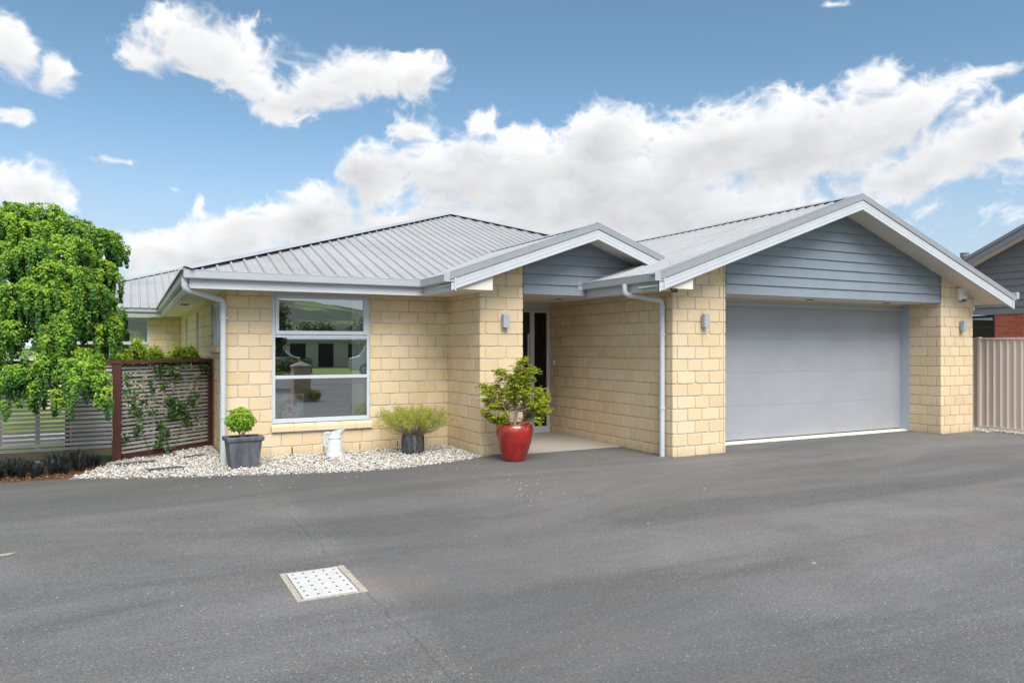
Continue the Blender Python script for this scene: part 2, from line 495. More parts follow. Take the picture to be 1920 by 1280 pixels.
warm = t.noise(mp.outputs[0], 1.0, 4, .6); c = t.mix(t.ramp(warm, .50, .70, 0, .6), c, (.178, .156, .146))
d1 = t.node('ShaderNodeVectorMath', {0: co, 1: (1.55, 4.85, 0)}, operation='DISTANCE').outputs['Value']
c = t.mix(t.ramp(t.math('ADD', d1, t.math('MULTIPLY', mid, .5)), .75, .30, 0, .7), c, (.24, .20, .18))
c = t.mix(t.ramp(fine, .47, .62, 0, .35), c, (.24, .235, .23))
c = t.mix(t.ramp(fine, .50, .38, 0, .35), c, (.07, .07, .07))
c = t.mix(t.ramp(grain, .5, 1.0, 0, .28, 'LINEAR'), c, (.32, .31, .30))
c = t.mix(t.ramp(grain, .5, 0.0, 0, .36, 'LINEAR'), c, (.052, .050, .049))
c = t.mix(t.math('MULTIPLY', t.math('GREATER_THAN', grain2, .994), .8), c, (.48, .45, .40))
spot = t.node('ShaderNodeTexVoronoi', {'Scale': .55}); t.l.new(co, spot.inputs['Vector'])
c = t.mix(t.ramp(t.math('ADD', spot.outputs['Distance'], t.math('MULTIPLY', mid, .35)), .30, .20, 0, .35), c, (.06, .06, .06))
wob = t.math('MULTIPLY', t.math('SUBTRACT', t.noise(co, 2.2, 5, .7), .5), .16)
gap = t.ramp(t.noise(co, 1.7, 3), .38, .52)


def seam(c, coord, other, at_, lo, hi, slope, wid=.012, k=.30):
    d = t.math('ABSOLUTE', t.math('ADD', t.math('SUBTRACT', t.math('SUBTRACT', coord, at_), t.math('MULTIPLY', other, slope)), wob))
    f = t.math('MULTIPLY', t.ramp(d, wid, wid * .2), t.math('MULTIPLY', t.ramp(other, lo, lo + .3), t.ramp(other, hi, hi - .3)))
    return t.mix(t.math('MULTIPLY', t.math('MULTIPLY', f, gap), k), c, (.045, .044, .043))


c = seam(c, sp.outputs[0], sp.outputs[1], 1.42, -3., 9.0, -.012)
c = seam(c, sp.outputs[0], sp.outputs[1], 5.95, 0.5, 6.4, .19, .012, .55)
# darker patch band between the two paving runs
pd = t.math('MULTIPLY', t.ramp(t.math('ADD', sp.outputs[0], wob), 1.38, 1.62), t.ramp(t.math('ADD', sp.outputs[0], t.math('MULTIPLY', big, 2.2)), 5.4, 3.6))
c = t.mix(t.math('MULTIPLY', pd, .34), c, (.085, .084, .083))
# asphalt colour darkens towards the building
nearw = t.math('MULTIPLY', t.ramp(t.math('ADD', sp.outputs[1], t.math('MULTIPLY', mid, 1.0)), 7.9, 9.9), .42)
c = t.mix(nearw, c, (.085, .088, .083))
vo = t.node('ShaderNodeTexVoronoi', {'Scale': 3.1, 'Randomness': 1.0}); t.l.new(co, vo.inputs['Vector'])
vs_ = t.node('ShaderNodeSeparateColor'); t.l.new(vo.outputs['Color'], vs_.inputs[0])
chip = t.math('MULTIPLY', t.math('LESS_THAN', vo.outputs['Distance'], t.math('MULTIPLY', vs_.outputs[1], .055)), t.math('GREATER_THAN', vs_.outputs[0], .72))
c = t.mix(t.math('MULTIPLY', chip, .85), c, (.52, .50, .46))
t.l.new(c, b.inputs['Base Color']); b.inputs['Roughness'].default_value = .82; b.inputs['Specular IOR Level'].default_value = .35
bn = t.node('ShaderNodeBump', {'Height': t.math('ADD', fine, fine2), 'Strength': .35, 'Distance': .004}); t.l.new(bn.outputs[0], b.inputs['Normal'])
M['asphalt'] = m

m, t, b = new_mat('concrete')
co = t.node('ShaderNodeTexCoord').outputs['Object']
c = t.mix(t.noise(co, 1.5, 6, .7), (.34, .30, .26), (.46, .42, .37)); c = t.mix(t.ramp(t.noise(co, 90, 3), .5, .8, 0, .4), c, (.25, .22, .19))
t.l.new(c, b.inputs['Base Color']); b.inputs['Roughness'].default_value = .85
M['concrete'] = m
M['surround'] = plain('rough_concrete', (.44, .39, .33), .95, .2, noise=.35, nscale=40, bump=.8, bscale=60)
M['cover'] = plain('cover_paint', (.57, .56, .54), .7, .3, noise=.10, nscale=9, bump=.1)
M['sill_white'] = plain('threshold', (.66, .62, .55), .8, .2, noise=.1)
M['flag'] = plain('dark_paver', (.10, .095, .10), .85, .2, noise=.3, nscale=9, bump=.4)
M['mulch'] = plain('mulch', (.15, .085, .05), .95, .1, noise=.6, nscale=40, bump=1, bscale=60)
M['gravel_bed'] = plain('gravel_bed', (.34, .31, .27), .95, .2, noise=.5, nscale=60, bump=1, bscale=60)

m, t, b = new_mat('lawn')
co = t.node('ShaderNodeTexCoord').outputs['Object']
c = t.mix(t.ramp(t.noise(co, .8, 6, .7), .35, .7), (.16, .28, .035), (.25, .37, .06))
c = t.mix(t.ramp(t.noise(co, 60, 4, .7), .45, .75), c, (.07, .14, .02))
t.l.new(c, b.inputs['Base Color']); b.inputs['Roughness'].default_value = .9
bn = t.node('ShaderNodeBump', {'Height': t.noise(co, 70, 4, .7), 'Strength': .8, 'Distance': .03}); t.l.new(bn.outputs[0], b.inputs['Normal'])
M['lawn'] = m

m, t, b = new_mat('hillside')
co = t.node('ShaderNodeTexCoord').outputs['Object']
mph = t.node('ShaderNodeMapping'); t.l.new(co, mph.inputs[0]); mph.inputs[3].default_value = (1, .35, 1)
c = t.mix(t.ramp(t.noise(mph.outputs[0], .03, 8, .68), .44, .49), (.17, .25, .06), (.018, .035, .016))
c = t.mix(t.ramp(t.noise(co, .08, 5, .7), .4, .7, 0, .5), c, (.09, .12, .04))
t.l.new(c, b.inputs['Base Color']); b.inputs['Roughness'].default_value = .95
M['hill'] = m

m, t, b = new_mat('pebble')
at = t.node('ShaderNodeAttribute', attribute_name='tint').outputs['Fac']
cr = t.node('ShaderNodeValToRGB'); t.l.new(at, cr.inputs[0])
e = cr.color_ramp.elements
e[0].position = 0; e[0].color = (.16, .11, .075, 1); e[1].position = .12; e[1].color = (.36, .32, .26, 1)
for p, cc_ in ((.35, (.52, .49, .43, 1)), (.7, (.64, .62, .575, 1)), (1., (.76, .745, .71, 1))):
    q = e.new(p); q.color = cc_
t.l.new(cr.outputs[0], b.inputs['Base Color']); b.inputs['Roughness'].default_value = .75
M['pebble'] = m

def wood(name, c1, c2, axis_scale):
    m, t, b = new_mat(name)
    co = t.node('ShaderNodeTexCoord').outputs['Object']
    mp = t.node('ShaderNodeMapping'); t.l.new(co, mp.inputs[0]); mp.inputs[3].default_value = axis_scale
    at = t.node('ShaderNodeAttribute', attribute_name='tint').outputs['Fac']
    c = t.mix(t.ramp(t.math('ADD', t.math('MULTIPLY', t.noise(mp.outputs[0], 6, 6, .7), .7), t.math('MULTIPLY', at, .35)), .3, .8), c1, c2)
    t.l.new(c, b.inputs['Base Color']); b.inputs['Roughness'].default_value = .85; b.inputs['Specular IOR Level'].default_value = .2
    return m


M['slat'] = wood('weathered_slat', (.24, .23, .215), (.42, .40, .375), (1, 1, 12))
M['postwood'] = wood('stained_post', (.075, .030, .026), (.125, .055, .045), (4, 4, 1))
M['kickboard'] = wood('mossy_board', (.10, .085, .05), (.17, .14, .09), (1, 1, 8))


def leaf_mat(name, stops, trans=.35, rough=.5):
    m = bpy.data.materials.new(name); m.use_nodes = True; t = NT(m.node_tree); t.n.clear()
    o = t.node('ShaderNodeOutputMaterial')
    at = t.node('ShaderNodeAttribute', attribute_name='tint').outputs['Fac']
    cr = t.node('ShaderNodeValToRGB'); t.l.new(at, cr.inputs[0]); e = cr.color_ramp.elements
    e[0].position = stops[0][0]; e[0].color = (*stops[0][1], 1); e[1].position = stops[-1][0]; e[1].color = (*stops[-1][1], 1)
    for p, c in stops[1:-1]:
        q = e.new(p); q.color = (*c, 1)
    pb_ = t.node('ShaderNodeBsdfPrincipled', {'Base Color': cr.outputs[0], 'Roughness': rough, 'Specular IOR Level': .35})
    tl = t.node('ShaderNodeBsdfTranslucent', {'Color': t.mix(.35, cr.outputs[0], (.45, .60, .04))})
    mx = t.node('ShaderNodeMixShader', {0: trans, 1: pb_.outputs[0], 2: tl.outputs[0]})
    t.l.new(mx.outputs[0], o.inputs[0]); return m


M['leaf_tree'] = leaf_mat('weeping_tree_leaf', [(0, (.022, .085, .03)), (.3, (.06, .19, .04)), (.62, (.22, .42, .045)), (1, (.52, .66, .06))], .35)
M['leaf_ball'] = leaf_mat('ball_leaf', [(0, (.08, .20, .02)), (.5, (.22, .42, .03)), (1, (.44, .60, .06))])
M['leaf_airy'] = leaf_mat('airy_leaf', [(0, (.16, .20, .04)), (.5, (.34, .38, .04)), (1, (.56, .55, .06))])
M['leaf_cypress'] = leaf_mat('cypress_leaf', [(0, (.09, .17, .02)), (.4, (.30, .38, .03)), (1, (.68, .66, .05))])
M['leaf_dead'] = plain('dry_foliage', (.22, .12, .07), .9, .1, noise=.3, nscale=30)
M['leaf_hedge'] = leaf_mat('hedge_leaf', [(0, (.05, .13, .02)), (.5, (.20, .34, .03)), (1, (.50, .55, .06))])
M['leaf_vine'] = leaf_mat('vine_leaf', [(0, (.015, .055, .015)), (.6, (.04, .12, .02)), (1, (.14, .26, .04))], .2)
M['leaf_mondo'] = leaf_mat('black_grass', [(0, (.012, .014, .016)), (.7, (.03, .035, .04)), (1, (.06, .07, .05))], .1)
M['leaf_dark'] = leaf_mat('dark_tree_leaf', [(0, (.02, .045, .015)), (.6, (.045, .09, .02)), (1, (.10, .15, .03))], .2)

m, t, b = new_mat('red_glaze')
co = t.node('ShaderNodeTexCoord').outputs['Object']
c = t.mix(t.ramp(t.noise(co, 7, 6, .7), .35, .7), (.36, .016, .008), (.20, .009, .008))
sp = t.node('ShaderNodeSeparateXYZ'); t.l.new(co, sp.inputs[0])
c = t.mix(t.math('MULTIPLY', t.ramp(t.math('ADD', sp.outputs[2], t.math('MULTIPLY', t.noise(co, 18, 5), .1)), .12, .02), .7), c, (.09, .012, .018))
t.l.new(c, b.inputs['Base Color']); b.inputs['Roughness'].default_value = .22; b.inputs['Coat Weight'].default_value = .8; b.inputs['Coat Roughness'].default_value = .12
bn = t.node('ShaderNodeBump', {'Height': t.noise(co, 16, 4), 'Strength': .12, 'Distance': .02}); t.l.new(bn.outputs[0], b.inputs['Normal'])
M['redglaze'] = m
m, t, b = new_mat('zinc_pot')
co = t.node('ShaderNodeTexCoord').outputs['Object']
mp = t.node('ShaderNodeMapping'); t.l.new(co, mp.inputs[0]); mp.inputs[3].default_value = (1, 1, .3)
c = t.mix(t.ramp(t.noise(mp.outputs[0], 9, 7, .75), .35, .7), (.055, .062, .075), (.125, .135, .155))
t.l.new(c, b.inputs['Base Color']); b.inputs['Roughness'].default_value = .55; M['zinc'] = m
m, t, b = new_mat('charcoal_pot')
co = t.node('ShaderNodeTexCoord').outputs['Object']
mp = t.node('ShaderNodeMapping'); t.l.new(co, mp.inputs[0]); mp.inputs[3].default_value = (1, 1, .22)
c = t.mix(t.ramp(t.noise(mp.outputs[0], 26, 7, .75), .42, .72), (.035, .037, .042), (.20, .20, .215))
t.l.new(c, b.inputs['Base Color']); b.inputs['Roughness'].default_value = .7; M['charcoal'] = m
m, t, b = new_mat('jug_glaze')
co = t.node('ShaderNodeTexCoord').outputs['Object']
c = t.mix(t.ramp(t.noise(co, 14, 5, .7), .40, .68), (.50, .60, .68), (.76, .79, .80)); c = t.mix(t.ramp(t.noise(co, 45, 3), .62, .72, 0, .4), c, (.38, .46, .52))
t.l.new(c, b.inputs['Base Color']); b.inputs['Roughness'].default_value = .35; M['jug'] = m
m, t, b = new_mat('floral_cloth')
co = t.node('ShaderNodeTexCoord').outputs['Object']
vo = t.node('ShaderNodeTexVoronoi', {'Scale': 9.0}); t.l.new(co, vo.inputs['Vector'])
c = t.mix(t.ramp(t.math('ADD', vo.outputs['Distance'], t.math('MULTIPLY', t.noise(co, 22, 4), .5)), .62, .55), (.62, .70, .72), (.48, .05, .03))
c = t.mix(t.ramp(t.noise(co, 13, 3), .58, .62), c, (.66, .30, .08)); t.l.new(c, b.inputs['Base Color']); M['floral'] = m
m, t, b = new_mat('beige_steel')
co = t.node('ShaderNodeTexCoord').outputs['Object']
c = t.mix(t.noise(co, 1.2, 4), (.60, .51, .45), (.66, .565, .50)); t.l.new(c, b.inputs['Base Color']); b.inputs['Roughness'].default_value = .5
M['fence_beige'] = m

# ------------------------------------------------------------------ builders
def block_pad(mb, O, U, N, u0, u1, z0, z1, h=.010, rr=None, soft=1.0):
    """one tumbled block face standing h proud of the mortar"""
    w, hh = u1 - u0, z1 - z0
    if w < .012 or hh < .012: return
    rmax = min(w, hh) * .45
    r = [min(rmax, random.uniform(.006, .016) * soft) for _ in range(2)] + [min(rmax, random.uniform(.006, .014) * soft) for _ in range(2)]
    if random.random() < .65: r[random.randrange(2)] = min(rmax, random.uniform(.02, .042) * soft)
    if random.random() < .3: r[0] = r[1] = min(rmax, random.uniform(.018, .034) * soft)
    cs = [(u0, z0, 180, r[0]), (u1, z0, 270, r[1]), (u1, z1, 0, r[2]), (u0, z1, 90, r[3])]
    ring = []
    for (cx, cz, a0, rad) in cs:
        sx = 1 if cx == u0 else -1; sz = 1 if cz == z0 else -1
        for k in range(3):
            a = R(a0 + 45 * k)
            ring.append([cx + sx * rad + rad * cos(a), cz + sz * rad + rad * sin(a)])
        # wobble point along the next edge
        j = cs.index((cx, cz, a0, rad)); nx = cs[(j + 1) % 4]
        mxp = [(cx + nx[0]) / 2, (cz + nx[1]) / 2]
        wob_ = random.uniform(-.0028, .0022)
        if cx == nx[0]: mxp[0] += wob_ * (1 if cx == u1 else -1)
        else: mxp[1] += wob_ * (1 if cz == z1 else -1)
        ring.append(mxp)
    cu, cz = (u0 + u1) / 2, (z0 + z1) / 2
    ho = h + random.uniform(-.0018, .0018)
    vs = []
    for (d, inset) in ((-.004, 0), (ho * .55, 0), (ho * .9, .0022), (ho, .007)):
        for (a, b_) in ring:
            da = cu - a; db = cz - b_; L = math.hypot(da, db)
            ia = a + (inset if da > 0 else -inset) * min(1, abs(da) / (w * .5) * 1.0)
            ib = b_ + (inset if db > 0 else -inset) * min(1, abs(db) / (hh * .5) * 1.0)
            p = O + U * ia + N * d; vs.append((p.x, p.y, p.z + ib))
    n = len(ring); fs = []
    flip = U.cross(Vector((0, 0, 1))).dot(N) < 0
    for k in range(3):
        for i in range(n):
            j = (i + 1) % n; f = [k * n + i, k * n + j, (k + 1) * n + j, (k + 1) * n + i]; fs.append(f[::-1] if flip else f)
    f = list(range(3 * n, 4 * n)); fs.append(f[::-1] if flip else f)
    mb.add(vs, fs, random.random())


def block_wall(mb, p0, p1, N, zb, zt, rows, c=.182, z0=-.035, gap=.012, e0=.006, e1=.006, holes=(), h=.010, phase=0):
    """rows: list of repeating length lists; holes (u0,u1,z0,z1); zt may be a function of u"""
    O = Vector((p0[0], p0[1], 0)); d = Vector((p1[0] - p0[0], p1[1] - p0[1], 0)); L = d.length; U = d.normalized(); N = Vector(N)
    k = 0; z = z0; zmax = zt
    while z < zmax - .01:
        za, zc = max(z + gap / 2, zb), min(z + c - gap / 2, zmax)
        if zc - za > .015:
            row = rows[(k + phase) % len(rows)]; off, lens = row
            u = off; i = 0
            segs = []
            while u < L - 1e-4:
                l = lens[i % len(lens)]; segs.append((max(0, u), min(L, u + l))); u += l; i += 1
            for (a, b_) in segs:
                if b_ - a < .02: continue
                a2 = a + gap / 2 if a > .001 else -e0; b2 = b_ - gap / 2 if b_ < L - .001 else L + e1
                dz = random.uniform(-.0015, .0015)
                pieces = [(a2, b2, za, zc)]
                for (h0, h1, hz0, hz1) in holes:
                    np_ = []
                    for (qa, qb, qz0, qz1) in pieces:
                        if qb <= h0 or qa >= h1 or qz1 <= hz0 or qz0 >= hz1: np_.append((qa, qb, qz0, qz1)); continue
                        if qa < h0: np_.append((qa, h0, qz0, qz1))
                        if qb > h1: np_.append((h1, qb, qz0, qz1))
                        m0, m1 = max(qa, h0), min(qb, h1)
                        if qz0 < hz0 - .02: np_.append((m0, m1, qz0, hz0))
                        if qz1 > hz1 + .02: np_.append((m0, m1, hz1, qz1))
                    pieces = np_
                for (qa, qb, qz0, qz1) in pieces:
                    block_pad(mb, O, U, N, qa, qb, qz0 + dz, qz1 + dz, h)
        z += c; k += 1


def boards(mb, O, U, N, L, z0, z1, pitch=.157, t0=.029, t1=.005):
    O = Vector(O); U = Vector(U); N = Vector(N); Z = Vector((0, 0, 1)); z = z0
    while z < z1:
        A = O + N * t0 + Z * z; B = O + N * t1 + Z * (z + pitch + .004); C = O + Z * z; A2 = O + N * t0 + Z * (z + .004)
        jt = random.uniform(-.0008, .0008)
        vs = [C, C + U * L, A, A + U * L, A2 + N * jt, A2 + U * L + N * jt, B, B + U * L]
        mb.add(vs, [(0, 1, 3, 2), (2, 3, 5, 4), (4, 5, 7, 6)])
        z += pitch


TAN = .355
def ribbed(mb, O, E, S, wid, ln, pitch=.2, rib=.030, w0=.050, w1=.024, start=0.0, screws=False):
    """ribbed sheet: O origin at the eave, E along eave, S up the slope (3-D unit), ribs run along S"""
    O = Vector(O); E = Vector(E).normalized(); S = Vector(S).normalized(); N = E.cross(S).normalized()
    if N.z < 0: N = -N
    prof = []; u = start
    while u < wid + pitch:
        prof += [(u, 0), (u + pitch * .36, 0), (u + pitch * .385, .0045), (u + pitch * .41, 0), (u + pitch - w0, 0), (u + pitch - w0 / 2 - w1 / 2, rib), (u + pitch - w0 / 2 + w1 / 2, rib)]
        u += pitch
    n = len(prof)
    vs = [O + E * p[0] + N * p[1] for p in prof] + [O + E * p[0] + N * p[1] + S * ln for p in prof]
    mb.add(vs, [(i, i + 1, n + i + 1, n + i) for i in range(n - 1)])
    if screws:
        u = start + pitch - w0 / 2; 
        while u < wid:
            s_ = .25
            while s_ < ln - .1:
                p = O + E * u + S * (s_ + random.uniform(-.01, .01)) + N * rib; a = .007
                q = [p + E * a + S * a, p - E * a + S * a, p - E * a - S * a, p + E * a - S * a]
                mb.add(q + [x + N * .007 for x in q], [(4, 5, 6, 7), (0, 1, 5, 4), (1, 2, 6, 5), (2, 3, 7, 6), (3, 0, 4, 7)]); s_ += .9
            u += pitch
    return N


def vplane(a, b_, keep):
    """vertical clip plane through a-b keeping the side of point keep"""
    a = Vector((a[0], a[1], 0)); b_ = Vector((b_[0], b_[1], 0)); d = b_ - a; n = Vector((d.y, -d.x, 0)).normalized()
    if n.dot(Vector((keep[0], keep[1], 0)) - a) > 0: n = -n
    return (a, n)


def cap_strip(mb, a, b_, w=.13, drop=.355 * .7071, lift=.046, t=.004):
    """folded hip or ridge capping from a to b"""
    a = Vector(a) + Vector((0, 0, lift)); b_ = Vector(b_) + Vector((0, 0, lift)); d = (b_ - a); h = Vector((d.x, d.y, 0)).normalized(); s = Vector((h.y, -h.x, 0))
    vs = []
    for p in (a, b_):
        vs += [p + s * w - Vector((0, 0, w * drop)), p + s * .012, p - s * .012, p - s * w - Vector((0, 0, w * drop))]
        vs[-3] = vs[-3] + Vector((0, 0, .006)); vs[-2] = vs[-2] + Vector((0, 0, .006))
    n = 4
    lo = [v - Vector((0, 0, t)) for v in vs]; al = vs + lo
    fs = [(i, i + 1, n + i + 1, n + i) for i in range(3)] + [(8 + i, 8 + n + i, 8 + n + i + 1, 8 + i + 1) for i in range(3)]
    fs += [(0, 4, 12, 8), (3, 11, 15, 7), (0, 8, 9, 1), (1, 9, 10, 2), (2, 10, 11, 3), (4, 5, 13, 12), (5, 6, 14, 13), (6, 7, 15, 14)]
    mb.add(al, fs)


def leaves(pos, nrm, size, aspect=.5, tint=None, curl=.25, jit=.6):
    """arrays of folded leaves (two quads sharing a mid rib)"""
    pos = np.asarray(pos, float); n = len(pos); nrm = np.asarray(nrm, float) + np.random.normal(0, jit, (n, 3))
    nrm /= np.linalg.norm(nrm, axis=1)[:, None] + 1e-9
    t = np.random.normal(0, 1, (n, 3)); t -= nrm * (t * nrm).sum(1)[:, None]; t /= np.linalg.norm(t, axis=1)[:, None] + 1e-9
    b_ = np.cross(nrm, t)
    size = np.broadcast_to(size, (n,)) * np.random.uniform(.7, 1.3, n); L = size[:, None]; Wd = L * aspect
    p0 = pos - t * L * .5; p1 = pos + b_ * Wd * .5 + nrm * L * curl * .4; p2 = pos + t * L * .5 - nrm * L * curl * .3; p3 = pos - b_ * Wd * .5 + nrm * L * curl * .4
    v = np.stack([p0, p1, p2, p3], 1).reshape(-1, 3)
    f = np.arange(n * 4).reshape(n, 4)
    tris = np.concatenate([f[:, [0, 1, 2]], f[:, [0, 2, 3]]], 1).reshape(-1, 3)
    ti = np.random.random(n) if tint is None else np.clip(tint, 0, 1)
    return v, tris, np.repeat(ti, 2)


def leaf_object(name, parts, mat, parent=None, origin=None):
    if origin is None: origin = ORG.get(parent.name, (0, 0, 0)) if parent else (0, 0, 0)
    V = []; Fs = []; T = []; o = 0
    for v, f, t in parts:
        V.append(v); Fs.append(f + o); T.append(t); o += len(v)
    V = np.concatenate(V) - np.array(origin); Fs = np.concatenate(Fs).astype(np.int32); T = np.concatenate(T)
    me = bpy.data.meshes.new(name)
    me.vertices.add(len(V)); me.vertices.foreach_set('co', V.astype(np.float32).ravel())
    me.loops.add(len(Fs) * 3); me.loops.foreach_set('vertex_index', Fs.ravel())
    me.polygons.add(len(Fs)); me.polygons.foreach_set('loop_start', np.arange(len(Fs), dtype=np.int32) * 3)
    me.update(calc_edges=True)
    at = me.attributes.new('tint', 'FLOAT', 'FACE'); at.data.foreach_set('value', T.astype(np.float32))
    me.materials.append(mat)
    ob = bpy.data.objects.new(name, me); COL.objects.link(ob)
    if parent: ob.parent = parent
    else: ob.location = origin
    ORG[ob.name] = tuple(origin)
    return ob


def sph(n):
    v = np.random.normal(0, 1, (n, 3)); return v / np.linalg.norm(v, axis=1)[:, None]


random.seed(7); np.random.seed(7)

# ------------------------------------------------------------------ the setting
def sheet(name, poly, z, mat, kind='structure', th=.05):
    mb = MB(); mb.prism(poly, 'z', z - th, z); o = mb.build(name, mat); tag(o, kind=kind); return o


# ground with a low hill behind the viewpoint
mb = MB()
mb.add([(-1500, -90, -.03), (1500, -90, -.03), (1500, 2000, -.03), (-1500, 2000, -.03)], [(0, 1, 2, 3)])
g = mb.build('ground', M['lawn']); tag(g, kind='structure')
mb = MB(); nx, ny = 70, 30; vs = []
for j in range(ny):
    for i in range(nx):
        x = -900 + 1900 * i / (nx - 1); y = -90 - 900 * j / (ny - 1); q = j / (ny - 1)
        prof = 1 / (1 + math.exp((x - 190) / 70)) * 1 + .55
        hgt = 34 * (q ** .8) * prof * (1 + .22 * sin(x * .013 + 1) + .12 * sin(x * .037 + y * .02)) + 8 * q * sin(x * .06) * sin(y * .05)
        vs.append((x, y, -.03 + max(0, hgt)))
mb.add(vs, [(j * nx + i, j * nx + i + 1, (j + 1) * nx + i + 1, (j + 1) * nx + i) for j in range(ny - 1) for i in range(nx - 1)])
o = mb.build('hills', M['hill'], smooth=True); tag(o, kind='structure')
# driveway
drive = [(-30, -9), (22, -9), (14.40, 0), (14.40, 8.0), (14.2, 8.62), (14.2, 8.9), (13.2, 9.15), (8.0, 9.15), (7.2, 9.74), (4.9, 9.9), (4.45, 9.73), (4.0, 9.55), (3.54, 9.40), (3.1, 9.32), (2.6, 9.32),
         (2.128, 9.44), (1.618, 9.56), (1.07, 9.75), (.57, 9.90), (.02, 10.12), (-.56, 10.38), (-.95, 10.42), (-1.4, 10.48), (-3, 10.6), (-8, 10.8), (-30, 11)]
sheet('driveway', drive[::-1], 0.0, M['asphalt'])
sheet('street', [(-80, -17.5), (80, -17.5), (80, -9.4), (-80, -9.4)], -.012, M['asphalt'])
sheet('gravel_bed', [(-.75, 10.4), (.02, 9.95), (2.6, 9.1), (4.6, 9.6), (4.56, 11.2), (1.2, 11.2), (1.2, 13.2), (-.2, 11.8)], -.008, M['gravel_bed'])
sheet('mulch_bed', [(-9, 10.5), (-.75, 10.3), (-.2, 11.76), (-9, 11.6)], -.006, M['mulch'])
sheet('porch_slab', [(5.24, 9.745), (7.0, 9.745), (7.0, 12.1), (5.24, 12.1)], .014, M['concrete'])
sheet('gravel_strip', [(14.38, 0), (14.74, 0), (14.74, 20), (14.15, 20), (14.15, 8.5), (14.38, 8.0)], -.006, M['gravel_bed'])
sheet('added_side_paving', [(14.78, -5), (18.4, -5), (18.4, 20), (14.78, 20)], -.008, M['concrete'])  # added paving covers the lawn so no green light bounces onto the soffit
sheet('patio', [(-3.2, 14.6), (1.1, 14.6), (1.1, 16.6), (-3.2, 16.6)], -.004, M['sill_white'])

# pebbles, real stones over the bed
ico = bmesh.new(); bmesh.ops.create_icosphere(ico, subdivisions=1, radius=1)
IV = np.array([v.co[:] for v in ico.verts]); IF = np.array([[v.index for v in f.verts] for f in ico.faces]); ico.free()


def in_poly(x, y, poly):
    c = False; n = len(poly)
    for i in range(n):
        x0, y0 = poly[i]; x1, y1 = poly[i - 1]
        if (y0 > y) != (y1 > y) and x < (x1 - x0) * (y - y0) / (y1 - y0) + x0: c = not c
    return c


bed = [(-.62, 10.40), (.02, 10.10), (.57, 9.89), (1.07, 9.74), (1.618, 9.55), (2.128, 9.43), (2.6, 9.31), (3.1, 9.31), (3.54, 9.39), (4.0, 9.54), (4.53, 9.76), (4.53, 11.1), (1.17, 11.1), (1.12, 12.75), (-.12, 11.68), (-.25, 11.55)]
stones = []
flags = [(.06, 11.32, .50, .20, .28), (.38, 10.60, .46, .24, .22), (.36, 11.98, .50, .18, .55), (.80, 11.62, .40, .18, .6)]
pts = []
while len(pts) < 15500:
    x = random.uniform(-.7, 4.55); y = random.uniform(9.25, 12.8)
    if not in_poly(x + random.gauss(0, .015), y + random.gauss(0, .02), bed): continue
    if x > 1.3 and y > 11.13: continue
    pts.append((x, y, random.random() ** 2 * .028))
for _ in range(45):
    s_ = random.random(); x = 4.25 - s_ * .6 + random.gauss(0, .10); y = 7.9 - s_ * 1.3 + random.gauss(0, .25); pts.append((x, y, .003))
for _ in range(40):
    pts.append((random.uniform(.2, 4.4), 9.2 + random.uniform(-.35, .2), .003))
for _ in range(2600):
    y = random.uniform(6.6, 10.0); pts.append((random.uniform(14.40 if y < 8.2 else 14.2, 14.72), y, random.random() * .02))
V = []; Ti = []
for (x, y, z) in pts:
    hit = False
    for (fx, fy, fw, fh, fa) in flags:
        dx, dy = x - fx, y - fy; a_, b2 = dx * cos(fa) + dy * sin(fa), -dx * sin(fa) + dy * cos(fa)
        if abs(a_) < fw / 2 - .01 and abs(b2) < fh / 2 + .0: hit = True
    if hit: continue
    s3 = np.random.uniform(.5, 1.1, 3) * np.random.uniform(.009, .019) * (.42 if z == .003 else 1); s3[2] *= .75
    a_ = random.uniform(0, 6.3); ca, sa = cos(a_), sin(a_)
    v = IV * s3 * np.random.uniform(.82, 1.15, (12, 1)); til = random.uniform(-.5, .5)
    v = v @ np.array([[1, 0, 0], [0, cos(til), sin(til)], [0, -sin(til), cos(til)]]) @ np.array([[ca, sa, 0], [-sa, ca, 0], [0, 0, 1]])
    V.append(v + np.array([x, y, z + .004])); Ti.append(random.random())
n = len(V)
F_ = (IF[None] + (np.arange(n) * 12)[:, None, None]).reshape(-1, 3)
o = leaf_object('gravel', [(np.concatenate(V), F_, np.repeat(Ti, 20))], M['pebble']); tag(o, 'white pebbles filling the bed along the wall and spilling on the driveway', 'gravel', kind='stuff')

flag_labels = ['dark stepping stone nearest the middle fence post in the gravel', 'dark stepping stone nearest the driveway edge in the gravel', 'dark stepping stone right under the fence bottom rail', 'dark stepping stone nearest the house corner and downpipe']
for i, (fx, fy, fw, fh, fa) in enumerate(flags):
    mb = MB(); mb.box(-fw / 2, -fh / 2, -.02, fw / 2, fh / 2, .022, .006); o = mb.build('stepping_stone', M['flag']); o.location = (fx, fy, 0); o.rotation_euler.z = fa
    tag(o, flag_labels[i], 'stepping stone', 'stepping stones in the gravel')

